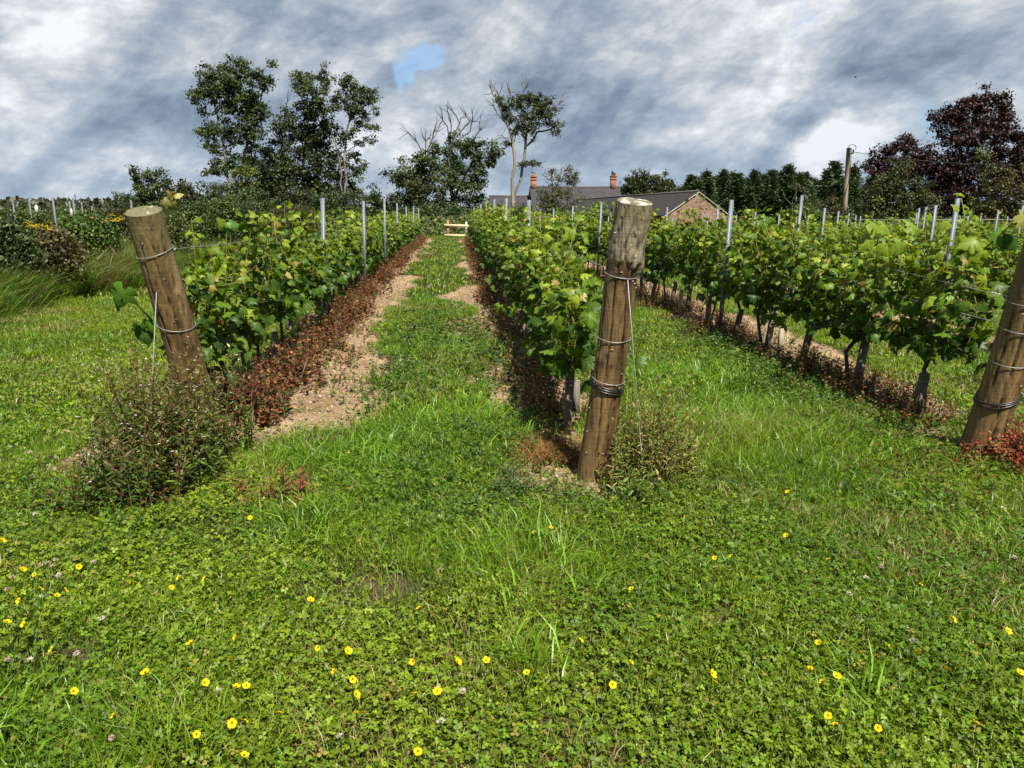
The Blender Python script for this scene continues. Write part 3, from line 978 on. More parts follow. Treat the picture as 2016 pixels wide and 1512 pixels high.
def end_post(label, base, top, r0, r1, style, loops, anchor, cable=None):
    root = thing('end_post', label, 'post', base, 'wooden end posts')
    base, top = np.asarray(base, float), np.asarray(top, float)
    ax = nrm(top - base)
    L = np.linalg.norm(top - base)
    a = nrm(np.cross(ax, [0.0, 1.0, 0.0]))
    if a[0] < 0:
        a = -a
    b = np.cross(ax, a)                              # b points away from or towards the camera
    if b[1] > 0:
        b = -b
    m, seg = 200, 72
    t = np.linspace(-0.22 / L, 1, m)
    th = np.arange(seg) / seg * 2 * PI               # 0 = right, pi/2 = towards the camera
    T, TH = np.meshgrid(t, th, indexing='ij')
    rad = r0 + (r1 - r0) * T
    n1 = fbm(TH * 1.6 + 3 * np.sin(TH), T * 2.0, 1.0, 3, len(label))
    rad = rad * (1 + 0.035 * (n1 - 0.5) + 0.012 * np.sin(2 * TH + 1))
    bow = 0.012 * np.sin(T * PI * 1.3)
    brown, pale, grey = np.array([0.190, 0.118, 0.046]), np.array([0.265, 0.195, 0.098]), np.array([0.205, 0.178, 0.130])
    green = np.array([0.17, 0.15, 0.065])
    kk = fbm(TH * 0.9 + np.cos(TH), T * 1.3, 1.6, 4, 7)[..., None]
    col = brown * (1 - sstep(0.4, 0.65, kk)) + pale * sstep(0.4, 0.65, kk)
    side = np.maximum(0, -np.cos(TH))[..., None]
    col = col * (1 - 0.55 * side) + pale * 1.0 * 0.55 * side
    for c0, wdt in ((1.15, 0.030), (1.95, 0.036), (2.65, 0.022), (0.5, 0.02), (3.6, 0.03)):     # drying checks
        wav = c0 + 0.10 * np.sin(T * 5 + c0 * 9) + 0.06 * np.sin(T * 17 + c0)
        lim = sstep(0.02, 0.12, T) * sstep(0.97, 0.85, T) if c0 < 2.2 else sstep(0.25, 0.35, T) * sstep(0.8, 0.6, T)
        crack = np.exp(-((TH - wav) / wdt) ** 2) * lim
        rad = rad - 0.016 * crack
        col = col * (1 - 0.9 * crack[..., None])
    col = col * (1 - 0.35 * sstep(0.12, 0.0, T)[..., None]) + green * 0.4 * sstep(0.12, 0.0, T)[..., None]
    kr = np.random.default_rng(len(label))
    for _ in range(9):
        k0, kt, ks = kr.uniform(0.2, 3.0), kr.uniform(0.12, 0.78), kr.uniform(0.010, 0.020)
        dk = ((TH - k0) * r0 / ks) ** 2 + ((T - kt) * L / (ks * 1.3)) ** 2
        col = col * (1 - 0.75 * np.exp(-dk)[..., None])
        rad = rad + 0.004 * np.exp(-dk / 3)
    stain = sstep(0.52, 0.66, fbm(TH * 2.2, T * 1.1, 1.3, 3, 14))[..., None]
    col = col * (1 - 0.45 * stain)
    if style == 'mossy':
        w = sstep(0.62, 1.0, T + 0.25 * (n1 - 0.5))[..., None] * 0.75
        col = col * (1 - w) + green * w
    if style == 'peeling':
        # the outer wood is still whole on the top quarter and has split off below a ragged edge
        edge = 0.812 - 0.022 * np.cos(TH) + 0.055 * (fbm(3 * np.cos(TH) + 9, 3 * np.sin(TH) + 4, 1.0, 3, 2) - 0.5) + 0.010 * np.sin(TH * 8 + 1) + 0.005 * np.sin(TH * 19)
        up = sstep(-0.006, 0.006, T - edge)
        lip = np.exp(-((T - edge - 0.012) / 0.03) ** 2) * up
        rad = rad * (1 + 0.11 * up) + 0.007 * lip + up * (0.006 * (fbm(6 * np.cos(TH) + 20, T * 16, 1.0, 3, 3) - 0.5) - 0.006 * (np.abs(np.sin(TH * 3.5 + T * 9 + 3 * n1)) > 0.96))
        bow = bow + 0.013 * up + 0.012 * sstep(0.80, 1.0, T)
        gm = fbm(TH * 3, T * 14, 1.0, 4, 6)[..., None]
        cap_c = grey * (0.75 + 0.6 * gm)
        cap_c = cap_c * (1 - 0.4 * sstep(0.90, 1.0, T)[..., None]) + green * 0.5 * sstep(0.86, 1.0, T)[..., None]
        zig = np.abs(np.sin(TH * 4.5 + T * 20 + 2 * n1))[..., None]
        cap_c = cap_c * (1 - 0.45 * (zig > 0.93) * (T > 0.83)[..., None])
        under = np.exp(-((T - edge + 0.035) / 0.03) ** 2)[..., None] * (1 - up[..., None])  # shadow below the overhanging lip, painted into the wood colour
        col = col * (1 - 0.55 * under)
        rawe = np.exp(-((T - edge) / 0.010) ** 2)[..., None]
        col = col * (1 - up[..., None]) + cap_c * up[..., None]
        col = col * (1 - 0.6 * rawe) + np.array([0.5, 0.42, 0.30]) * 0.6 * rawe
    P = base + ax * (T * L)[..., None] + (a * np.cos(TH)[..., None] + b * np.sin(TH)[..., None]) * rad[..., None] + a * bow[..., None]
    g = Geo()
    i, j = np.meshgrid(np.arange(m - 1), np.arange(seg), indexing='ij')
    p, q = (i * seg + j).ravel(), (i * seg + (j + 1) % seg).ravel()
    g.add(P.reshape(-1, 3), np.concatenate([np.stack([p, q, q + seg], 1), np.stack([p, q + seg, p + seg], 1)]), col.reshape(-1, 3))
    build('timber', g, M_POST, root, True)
    # sawn top with lichen
    gc = Geo()
    last = P[-1]
    cen = last.mean(0)
    rings = [last]
    cols = []
    lich = 0.45 if style != 'peeling' else 0.6
    for f_ in (0.97, 0.8, 0.55, 0.28):
        rings.append(cen + (last - cen) * f_ + ax * (0.004 + 0.004 * (1 - f_)) + (0.008 * (fbm(th * 3, th * 0 + f_ * 9, 1, 3, 4) - 0.5))[:, None] * ax)
    V = np.concatenate(rings + [cen[None] + ax * 0.008])
    nl = fbm(V[:, 0] * 40, V[:, 1] * 25, 1.0, 3, 12)[:, None]
    cc = np.where(nl > (1.12 - lich), np.array([[0.40, 0.39, 0.34]]), np.array([[0.16, 0.15, 0.085]])) * (0.8 + 0.4 * nl)
    f = []
    for k in range(4):
        for j in range(seg):
            p, q = k * seg + j, k * seg + (j + 1) % seg
            f += [(p, q, q + seg), (p, q + seg, p + seg)]
    f += [(4 * seg + j, 4 * seg + (j + 1) % seg, 5 * seg) for j in range(seg)]
    gc.add(V, f, cc)
    build('sawn_top', gc, solid_mat('lichened_end_grain', 0.95, 0.1, 0, (60, 60, 60), 0.5, 0.004), root, False)
    wcol = (0.36, 0.37, 0.38)

    def surf(tt, ang, extra=0.004):
        r = (r0 + (r1 - r0) * tt) * (1.15 if style == 'peeling' and tt > 0.83 else 1.0) + extra
        bw = 0.012 * math.sin(tt * PI * 1.3) + ((0.013 * (tt > 0.83) + 0.012 * float(sstep(0.80, 1.0, tt))) if style == 'peeling' else 0)
        return base + ax * tt * L + a * bw + (a * math.cos(ang) + b * math.sin(ang)) * r
    for (tt, tilt, kind) in loops:                   # wire wound round the post, with a staple
        gl = Geo()
        thw = np.linspace(0, 2 * PI, 49)
        r = (r0 + (r1 - r0) * tt) + 0.006
        pts = np.array([surf(tt + tilt * math.cos(w_) / L, w_, 0.0045) for w_ in thw])
        if kind == 'wire':
            gl.tube(pts, 0.0020, wcol, 6)
            build('wire_loop', gl, M_WIRE, root, True)
        else:
            for dz in (0.0, 0.012, -0.014):
                pts2 = np.array([surf(tt + (tilt * (1 + 20 * abs(dz)) * math.cos(w_) + dz) / L, w_, 0.006) for w_ in thw])
                gl.tube(pts2, 0.0042, (0.02, 0.018, 0.017), 6)
            build('black_cable_loop', gl, M_BLACK, root, True)
    for k in range(14):
        gs = Geo()
        tt, w_ = 0.08 + 0.84 * rng.random(), 0.2 + 2.8 * rng.random()
        c0 = surf(tt, w_, 0.001)
        gs.tube([c0 - a * 0.006, c0 + b * 0.004, c0 + a * 0.006 + ax * 0.002], 0.0018, (0.55, 0.5, 0.42), 4)
        build('staple', gs, M_WIRE, root)
    ga = Geo()
    s0 = surf(anchor[0], anchor[1], 0.006)
    ga.tube([s0 - b * 0.01, s0, s0 + (np.array(anchor[2]) - s0) * 0.5 + np.array([0, 0, -0.004]), np.array(anchor[2])], 0.0020, wcol, 6)
    build('anchor_wire', ga, M_WIRE, root, True)
    return root


p1b, p1t = on_ground(402, 858), at(286, 416, 4.62)
p2b, p2t = on_ground(1166, 934), at(1243, 397, 3.82)
p3b, p3t = on_ground(1922, 897), at(2064, 470, 4.02)
end_post('mossy brown wooden end post at the left, leaning left above the willowherb clump', p1b, p1t, 0.107, 0.098, 'mossy',
         [(0.845, 0.018, 'wire'), (0.54, -0.022, 'wire'), (0.29, -0.016, 'wire')], (0.705, 1.75, on_ground(291, 930)))
end_post('grey topped wooden end post with split peeling bark, beside the grass path', p2b, p2t, 0.089, 0.078, 'peeling',
         [(0.765, -0.004, 'wire'), (0.545, 0.003, 'wire'), (0.39, -0.006, 'wire'), (0.365, -0.01, 'cable')], (0.76, 1.35, on_ground(1269, 965)))
end_post('leaning brown wooden end post cut off by the right edge of the photo', p3b, p3t, 0.108, 0.100, 'brown',
         [(0.62, 0.004, 'wire'), (0.47, 0.006, 'wire'), (0.30, 0.03, 'cable'), (0.74, 0.01, 'wire')], (0.35, 1.0, np.array([3.9, 4.0, 0.0])))


# ------------------------------------------------------------------ vines
def make_vine(seed, low=0.42):
    g = np.random.default_rng(seed)
    root = thing('grapevine', 'x', 'grapevine')
    tr, sh, lf = Geo(), Geo(), Geo()
    bark = np.array([0.075, 0.052, 0.035])
    hx = g.normal(0, 0.05)
    head = np.array([hx * 0.5, g.normal(0, 0.06), 0.58])
    tr.tube([(0.0, 0.0, -0.04), (hx, 0.02, 0.18), (hx * 1.3, -0.03, 0.38), head], [0.021, 0.016, 0.015, 0.020], bark, 6)
    for s in (-1, 1):
        pts = [head, head + [0.01, 0.12 * s, 0.06], [0, 0.30 * s, 0.62], [0, 0.52 * s, 0.585]]
        tr.tube(pts, [0.014, 0.010, 0.008, 0.006], bark * 1.2, 5)
    P, T, Nn, S, Cc, pet = [], [], [], [], [], []
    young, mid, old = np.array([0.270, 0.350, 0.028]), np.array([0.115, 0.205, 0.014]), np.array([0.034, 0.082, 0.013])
    nsh = 10
    for i in range(nsh):
        y0 = -0.5 + (i + 0.5) / nsh + g.normal(0, 0.03)
        top = 1.18 + 0.26 * g.random() + (0.30 if g.random() < 0.2 else 0)
        lx, ly = g.normal(0, 0.10), g.normal(0, 0.13)
        k = 7
        t = np.linspace(0, 1, k)
        pts = np.stack([lx * t + 0.03 * np.sin(t * 5 + i), y0 + ly * t + 0.03 * np.sin(t * 6 + 2 * i), 0.60 + (top - 0.60) * t], 1)
        if g.random() < 0.4:
            pts[-1] += [g.normal(0, 0.10), g.normal(0, 0.1), -0.06]
        sc = np.array([0.17, 0.17, 0.05]) * (1 - t[:, None]) * 0.8 + np.array([0.26, 0.28, 0.05]) * t[:, None]
        sh.tube(pts, np.linspace(0.0058, 0.0026, k), np.repeat(sc, 5, axis=0), 5, False)
        nl = 25
        for j in range(nl):
            tt = (j + g.random() * 0.8) / nl
            c = np.array([np.interp(tt, t, pts[:, q]) for q in range(3)])
            sgn = 1 if j % 2 else -1
            az = (0 if sgn > 0 else PI) + g.normal(0, 0.85)
            out = np.array([math.cos(az), math.sin(az), 0.0])
            spread = (0.04 + 0.11 * g.random()) * (1.2 - 0.5 * tt)
            c = c + out * spread + np.array([0, 0, 0.02 * g.normal()])
            P.append(c)
            T.append(out * 0.7 + np.array([0, 0, -0.6 + 0.6 * g.normal() + 0.7 * (tt > 0.85)]) + g.normal(0, 0.5, 3))
            Nn.append(out * 0.8 + np.array([0, 0, 0.7]) + g.normal(0, 0.7, 3))
            S.append((0.058 + 0.060 * g.random() ** 1.3) * (1.15 - 0.45 * tt ** 2))
            pet.append((c - out * spread, c))
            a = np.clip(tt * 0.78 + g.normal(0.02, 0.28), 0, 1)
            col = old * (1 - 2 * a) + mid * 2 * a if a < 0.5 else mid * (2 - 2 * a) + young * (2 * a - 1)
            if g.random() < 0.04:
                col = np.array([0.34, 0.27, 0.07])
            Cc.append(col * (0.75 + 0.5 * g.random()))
    for j in range(36):                                   # the hanging skirt below the fruiting wire
        az = g.random() * 2 * PI
        P.append(np.array([g.normal(0, 0.12), 0.27 * np.clip(g.normal(), -1.8, 1.8), low + (0.74 - low) * g.random() ** 0.7]))
        T.append(np.array([math.cos(az) * 0.6, math.sin(az) * 0.6, -0.8]))
        Nn.append(np.array([math.cos(az), math.sin(az), 0.5]) + g.normal(0, 0.3, 3))
        S.append(0.075 + 0.055 * g.random())
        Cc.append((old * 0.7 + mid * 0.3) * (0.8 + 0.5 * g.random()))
    P, T, Nn, S, Cc = map(np.array, (P, T, Nn, S, Cc))
    a_, b_ = np.array([q[0] for q in pet]), np.array([q[1] for q in pet])
    sh.inst((np.array([(-0.011, 0, 0), (0.011, 0, 0), (0.008, 1, 0), (-0.008, 1, 0)], float), np.array([(0, 1, 2), (0, 2, 3)])), a_, b_ - a_, rdir(len(a_), g), np.linalg.norm(b_ - a_, axis=1), np.tile([0.20, 0.16, 0.05], (len(a_), 1)))
    for _ in range(5):                                    # tendrils
        c = np.array([g.normal(0, 0.18), g.uniform(-0.5, 0.5), g.uniform(0.95, 1.35)])
        th = np.linspace(0, 9 + 5 * g.random(), 26)
        rr = 0.030 * (1 - th / 16)
        sh.tube(c + np.stack([th * 0.006 * g.choice([-1, 1]) + rr * np.cos(th), rr * np.sin(th), 0.012 * th * g.random()], 1), 0.0015, (0.32, 0.30, 0.07), 3, False)
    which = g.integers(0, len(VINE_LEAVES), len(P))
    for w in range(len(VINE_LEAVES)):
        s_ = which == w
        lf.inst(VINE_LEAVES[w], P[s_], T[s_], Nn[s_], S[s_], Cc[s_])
    build('trunk', tr, M_STEM, root, True)
    build('shoots', sh, M_HERB, root, True)
    build('leaves', lf, M_LEAF, root)
    return root


VINES = [make_vine(100 + s, 0.30 if s in (0, 3) else 0.52) for s in range(9)]
ROW_TEXT = ['left of the grass path', 'right of the grass path', 'behind the right edge post']
first_use = set()


def place_vine(v, loc, rz, sc, label, group):
    o = VINES[v]
    if v in first_use:
        o = dup(o, loc, rz, sc)
    else:
        first_use.add(v)
        o.location, o.rotation_euler, o.scale = loc, (0, 0, rz), sc
    tag(o, label, 'grapevine', group)


starts = [5.5, 5.05, 5.15]
vine_spots = []
for i, rx in enumerate(ROWS):
    y0 = starts[i] if i < 3 else max(6.0, (rx - 2.2) / 0.80)
    y, k = y0, 0
    while y < ROW_END - 0.3:
        vine_spots.append((i, k, rx, y))
        y += 0.93 + rng.normal(0, 0.05)
        k += 1
for i, k, rx, y in vine_spots:
    far = sstep(18, 38, y)
    zs = (0.86, 0.90, 0.90)[i] if i < 3 else 0.84
    zs *= (1.0 - 0.17 * far) * (0.93 + 0.14 * rng.random())
    v = int(rng.integers(0, 9))
    if i == 0 and k < 2:
        v = (0, 3)[k]
    x = rx + rng.normal(0, 0.03)
    if i < 3 and k < 10:
        lab = f'green grapevine, {ORD[k]} from the end post in the row {ROW_TEXT[i]}'
        grp = 'grapevines on the trellis rows'
    elif i < 3:
        lab = f'leafy grapevine far along the vine row {ROW_TEXT[i]}'
        grp = f'far grapevines in the row {ROW_TEXT[i]}'
    else:
        n_ = ORD[i - 3]
        lab = f'leafy grapevine in the {n_} row beyond the leaning right end post'
        grp = f'grapevines in the {n_} row beyond the right end post'
    place_vine(v, (x, y, float(ground_z(x, y))), (0 if rng.random() < 0.5 else PI) + rng.normal(0, 0.06), (0.9 + 0.2 * rng.random(), 0.84 + 0.16 * rng.random(), zs), lab, grp)

# ------------------------------------------------------------------ steel trellis posts, vine stakes, wires, canes


def steel_post(label, base, h, lean=(0.0, 0.0), w=0.036, group='steel trellis posts', c=(0.175, 0.205, 0.24)):
    root = thing('trellis_post', label, 'steel post', base, group)
    g = Geo()
    # rolled open profile: web and two flanges with small lips
    M = np.eye(4)
    M[:3, 3] = base
    M[0, 2], M[1, 2] = lean
    for lo, hi in (((-w / 2, -0.002, -0.1), (w / 2, 0.002, h)), ((-w / 2 - 0.003, -0.003, -0.1), (-w / 2, 0.032, h)), ((w / 2, -0.003, -0.1), (w / 2 + 0.003, 0.032, h)),
                   ((-w / 2, 0.029, -0.1), (-w / 2 + 0.012, 0.032, h)), ((w / 2 - 0.012, 0.029, -0.1), (w / 2, 0.032, h))):
        g.box(lo, hi, c, M)
    build('profile', g, M_STEEL, root)
    g2 = Geo()
    for k in range(8):                                  # wire hooks punched in the flange
        z = h - 0.06 - k * 0.12
        for s in (-1, 1):
            g2.box((s * (w / 2 + 0.0065) - 0.003, 0.004, z), (s * (w / 2 + 0.0065) + 0.003, 0.014, z + 0.02), (0.14, 0.15, 0.16), M)
    build('wire_hooks', g2, M_STEEL, root)
    return root


n_post = 0
for i, rx in enumerate(ROWS):
    y0 = (9.2, 8.65, 8.85)[i] if i < 3 else 8.6 + 0.25 * (i - 3)
    ys = np.arange(y0, ROW_END, 4.05)
    k = 0
    for y in ys:
        if rx > 0.80 * y + 0.5:
            continue
        h = 1.60 + rng.normal(0, 0.035) - 0.16 * float(sstep(16, 38, y))
        if i == 0:
            h = 1.61 - 0.20 * float(sstep(12, 38, y)) + rng.normal(0, 0.02)
        if i < 3:
            lab = f'steel trellis post, {ORD[min(k, 11)]} after the end post in the row {ROW_TEXT[i]}'
            grp = 'steel trellis posts in the near rows'
        else:
            lab = f'thin steel trellis post in the {ORD[i - 3]} row beyond the right end post'
            grp = f'steel trellis posts in the {ORD[i - 3]} row beyond the right end post'
        steel_post(lab, (rx + ((0.14, -0.01, -0.17)[i] if i < 3 else -0.15) + rng.normal(0, 0.01), y, float(ground_z(rx, y))), h, (0.02 + rng.normal(0, 0.008), rng.normal(-0.01, 0.01)), group=grp)
        k += 1

for i, rx in enumerate(ROWS[:3]):
    ks = 0
    for (ii, k, x, y) in vine_spots:
        if ii != i or y > 15:
            continue
        base = np.array([x + rng.normal(0, 0.02) - 0.03, y - 0.08, float(ground_z(x, y))])
        h = 0.32 + 0.14 * rng.random()
        root = thing('vine_stake', f'dark vine stake, {ORD[min(ks, 11)]} from the end post in the row {ROW_TEXT[i]}', 'stake', base, 'wooden stakes at the vine trunks')
        g = Geo()
        M = np.eye(4)
        M[:3, 3] = base
        M[0, 2], M[1, 2] = rng.normal((0.0, 0.0, 0.16)[i], 0.07), rng.normal(0.0, 0.08)
        g.box((-0.027, -0.022, -0.06), (0.027, 0.022, h), np.array([0.15, 0.125, 0.10]) * (0.5 + 0.6 * rng.random()), M)
        build('stake', g, M_WOOD, root)
        g2 = Geo()
        z = h * 0.85
        g2.tube([base + [0.03 + M[0, 2] * z, -0.025, z], base + [-0.03 + M[0, 2] * z, -0.026, z - 0.004], base + [-0.03 + M[0, 2] * z, 0.03, z], base + [0.03 + M[0, 2] * z, 0.03, z + 0.003], base + [0.03 + M[0, 2] * z, -0.025, z]], 0.0016, (0.5, 0.5, 0.5), 4)
        build('tie_wire', g2, M_WIRE, root)
        ks += 1

for (px, py, h, cap, txt) in ((1535, 690, 0.25, (0.5, 0.42, 0.30), 'pale sawn wooden peg standing alone in the grass before the third row'),
                              (1090, 745, 0.34, (0.45, 0.37, 0.22), 'pale new wooden stake left of the peeling end post'),
                              (1133, 815, 0.25, (0.22, 0.19, 0.15), 'grey squared stake just left of the peeling end post'),
                              (1338, 622, 0.36, (0.45, 0.40, 0.32), 'pale thin stake on the bare soil behind the peeling end post')):
    b = on_ground(px, py)
    g = Geo()
    g.box((-0.023, -0.02, -0.05), (0.023, 0.02, h), np.array(cap) * 0.75, np.array([[1, 0, 0.02, b[0]], [0, 1, 0, b[1]], [0, 0, 1, 0], [0, 0, 0, 1]], float))
    g.box((-0.0235, -0.0205, h), (0.0235, 0.0205, h + 0.006), np.array(cap) * 1.2, np.array([[1, 0, 0.02, b[0]], [0, 1, 0, b[1]], [0, 0, 1, 0], [0, 0, 0, 1]], float))
    tag(build('wooden_peg', g, M_WOOD), txt, 'stake', 'wooden pegs')

for (p0, p1, y1, r, col, txt) in (((585, 765), (615, 672), None, 0.006, (0.30, 0.2, 0.13), 'thin brown cane stuck at a slant in the soil beside the left row'),
                                  ((1108, 770), (1122, 690), None, 0.004, (0.26, 0.2, 0.15), 'thin grey twig cane leaning beside the peeling end post'),
                                  ((1553, 722), (1560, 700), None, 0.006, (0.6, 0.55, 0.5), 'short pale stick standing in weeds before the third row'),
                                  ((492, 880), (500, 770), None, 0.004, (0.35, 0.27, 0.2), 'dry bare stalk standing beside the first stake of the left row')):
    b = on_ground(*p0)
    e = at(p1[0], p1[1], b[1] - 0.02)
    g = Geo()
    g.tube([b - [0, 0, 0.03], (b + e) / 2 + [0.004, 0, 0], e], [r, r, r * 0.8], col, 6)
    tag(build('cane', g, M_WOOD, smooth=True), txt, 'cane')

for i, (rx, pb, pt, rr) in enumerate(((ROWS[0], p1b, p1t, 0.11), (ROWS[1], p2b, p2t, 0.09), (ROWS[2], p3b, p3t, 0.116))):
    for nm, tt, z in (('fruiting', (0.29, 0.365, 0.30)[i], 0.60), ('middle', (0.54, 0.545, 0.62)[i], 0.95), ('top', (0.845, 0.765, 0.74)[i], 1.18)):
        s = pb + (pt - pb) * tt + np.array([0, rr, 0])
        pts = [s]
        y = 8.7
        while y < ROW_END:
            pts.append(np.array([rx + 0.02, y, z * (1 - 0.06 * float(sstep(10, 34, y)))]))
            y += 2.0
        g = Geo()
        g.tube(pts, 0.0013, (0.30, 0.31, 0.32) if not (i == 2 and nm == 'fruiting') else (0.05, 0.05, 0.05), 5)
        if nm == 'top':                                  # the twisted tail at the post
            th = np.linspace(0, 22, 60)
            dvec = (pts[1] - s) / np.linalg.norm(pts[1] - s)
            tw = s + dvec * (0.03 + th[:, None] * 0.008) + 0.006 * np.stack([np.cos(th * 1.6), 0 * th, np.sin(th * 1.6)], 1)
            g.tube(tw, 0.0022, (0.6, 0.6, 0.6), 4)
        tag(build('trellis_wire', g, M_WIRE, smooth=True), f'{nm} trellis wire stretched along the vine row {ROW_TEXT[i]}', 'wire', 'trellis wires')


# ------------------------------------------------------------------ willowherb clump, weeds at the posts
def weed_clump(name, label, cat, pts, hs, leans, k, leaf, tm, lcols, scols, flowers=0, fcol=(0.8, 0.62, 0.72), t0=0.05, group=None, plumes=0):
    c = np.array([pts[:, 0].mean(), pts[:, 1].mean(), 0.0])
    root = thing(name, label, cat, c, group)
    gs, gl = Geo(), Geo()
    P = np.stack([pts[:, 0], pts[:, 1], ground_z(pts[:, 0], pts[:, 1])], 1)
    stem_cloud(gs, gl, P, hs, leans, k, leaf, tm, lcols, scols, 0.0024, t0, 0.6)
    build('stems', gs, M_HERB, root)
    build('leaves', gl, M_HERB, root)
    tips = P + np.stack([leans[:, 0] * hs, leans[:, 1] * hs, hs], 1)
    if flowers:
        gf = Geo()
        idx = rng.integers(0, len(P), flowers)
        q = tips[idx] + rng.normal(0, 0.03, (flowers, 3)) - [0, 0, 0.03]
        for a in range(4):
            az = a * PI / 2 + rng.random(flowers)
            gf.inst(OVAL, q, np.stack([np.cos(az), np.sin(az), 0.35 + 0 * az], 1), np.tile([0, 0, 1.0], (flowers, 1)) + rng.normal(0, .2, (flowers, 3)), 0.009, np.tile(np.array(fcol), (flowers, 1)))
        build('flowers', gf, M_PETAL, root)['kind'] = 'stuff'
    if plumes:                                          # dry seed heads on the tips
        gp = Geo()
        idx = rng.integers(0, len(P), plumes)
        q = tips[idx] + rng.normal(0, 0.015, (plumes, 3))
        gp.inst(NARROW, q - [0, 0, 0.02], leans[idx] @ np.array([[1, 0, 0], [0, 1, 0.0]]) + np.array([0, 0, 1.0]) + rng.normal(0, .35, (plumes, 3)), rdir(plumes), 0.016 + 0.022 * rng.random(plumes),
                pick([(0.42, 0.30, 0.14), (0.30, 0.17, 0.08), (0.36, 0.33, 0.13)], plumes, 1)[:, 0])
        build('seed_heads', gp, M_HERB, root)['kind'] = 'stuff'
    return root


n = 300
pts = np.stack([-1.66 + 0.175 * np.clip(rng.normal(0, 1, n), -2, 2), 4.33 + 0.32 * np.clip(rng.normal(0, 1, n), -2, 2)], 1)
rr_ = np.hypot((pts[:, 0] + 1.68) / 0.55, (pts[:, 1] - 4.33) / 0.7)
hs = 0.72 * (0.30 + 0.80 * rng.random(n) ** 1.2) * (1.08 - 0.40 * np.clip(rr_, 0, 1))
W_G = [(0.075, 0.15, 0.022), (0.11, 0.19, 0.028), (0.05, 0.10, 0.02), (0.15, 0.22, 0.04), (0.10, 0.11, 0.03)]


def will_col(a, b, t):
    c = pick(W_G, a, b)
    top = (t > 0.68)[..., None]
    return np.where(top, c * 0.6 + np.array([0.13, 0.085, 0.04]) * 0.5, c)


weed_clump('willowherb_clump', 'tall willowherb clump with tiny pale pink flowers round the left end post', 'weed', pts, hs, rng.normal(0, 0.16, (n, 2)) + [0.03, 0],
           26, 0.062, LANCE, will_col, pick([(0.17, 0.07, 0.04), (0.13, 0.11, 0.04), (0.22, 0.10, 0.06)], n, 1)[:, 0], flowers=150, fcol=(0.85, 0.72, 0.80), plumes=260)
n = 210
pts = np.stack([1.05 + 0.13 * np.clip(rng.normal(0, 1, n), -2, 2), rng.normal(4.08, 0.15, n)], 1)
hs = 0.60 * (0.35 + 0.75 * rng.random(n)) * (1.05 - 0.3 * np.clip(np.hypot((pts[:, 0] - 1.03) / .3, (pts[:, 1] - 4.12) / .35), 0, 1))
weed_clump('thistle_weed', 'bushy green weed with straw coloured seed heads at the foot of the peeling post', 'weed', pts, hs, rng.normal(0, 0.22, (n, 2)) + [0.12, 0],
           18, 0.045, LANCE, lambda a, b, t: pick([(0.16, 0.26, 0.03), (0.24, 0.29, 0.055), (0.12, 0.21, 0.028), (0.36, 0.31, 0.11)], a, b), pick([(0.22, 0.2, 0.07), (0.2, 0.13, 0.06)], n, 1)[:, 0], plumes=150)
for (px, py, cnt, sp, h, cols, nm, lab) in (
        (1385, 665, 26, 0.13, 0.36, [(0.13, 0.03, 0.03), (0.20, 0.05, 0.04), (0.08, 0.03, 0.025)], 'dock_weed', 'dark red bushy dock weed under the third row near the steel post'),
        (1262, 605, 16, 0.10, 0.28, [(0.11, 0.03, 0.03), (0.16, 0.05, 0.04)], 'dock_weed', 'small dark red dock weed just behind the peeling end post'),
        (1835, 835, 18, 0.13, 0.22, [(0.14, 0.10, 0.03), (0.20, 0.07, 0.04), (0.10, 0.12, 0.03)], 'seedling_weed', 'upright red tinged seedlings left of the leaning right end post'),
        (1790, 815, 12, 0.08, 0.24, [(0.08, 0.10, 0.03), (0.12, 0.09, 0.03)], 'seedling_weed', 'dark green upright seedlings on bare soil by the third row'),
        (1700, 770, 14, 0.12, 0.2, [(0.10, 0.09, 0.03), (0.14, 0.05, 0.03)], 'seedling_weed', 'sparse brownish seedlings between two stakes of the third row'),
        (560, 985, 26, 0.10, 0.16, [(0.11, 0.13, 0.03), (0.2, 0.14, 0.05), (0.3, 0.06, 0.04)], 'low_weed', 'low reddish green weed at the front of the left bare strip'),
        (1010, 980, 24, 0.09, 0.13, [(0.07, 0.15, 0.03), (0.06, 0.12, 0.03)], 'broad_leaf_weed', 'bluish green broad leaved weed left of the peeling post foot'),
        (1255, 1000, 16, 0.06, 0.16, [(0.12, 0.22, 0.03), (0.10, 0.2, 0.03)], 'leafy_weed', 'bright green lobed weed in front of the peeling post')):
    b = on_ground(px, py)
    pts = np.stack([rng.normal(b[0], sp, cnt), rng.normal(b[1], sp, cnt)], 1)
    weed_clump(nm, lab, 'weed', pts, h * (0.5 + 0.7 * rng.random(cnt)), rng.normal(0, 0.2, (cnt, 2)), 12, 0.055, LANCE, lambda a, b_, t, cols=cols: pick(cols, a, b_), pick(BROWNS, cnt, 1)[:, 0])


# ------------------------------------------------------------------ lawn flowers
def petal_cup(g, c, r, up, col):
    up = nrm(np.asarray(up, float))
    e1 = nrm(np.cross(up, [0.3, 1, 0.2]))
    e2 = np.cross(up, e1)
    for k in range(5):
        a = k * 2 * PI / 5 + 0.2
        d = math.cos(a) * e1 + math.sin(a) * e2
        w = np.cross(up, d) * 1.15
        p = [c, c + d * r * 0.55 - w * r * 0.42 + up * r * 0.22, c + d * r * 0.98 - w * r * 0.36 + up * r * 0.48, c + d * r * 1.05 + up * r * 0.5, c + d * r * 0.98 + w * r * 0.36 + up * r * 0.48, c + d * r * 0.55 + w * r * 0.42 + up * r * 0.22]
        g.poly(p, np.asarray(col) * (0.9 + 0.2 * rng.random()))


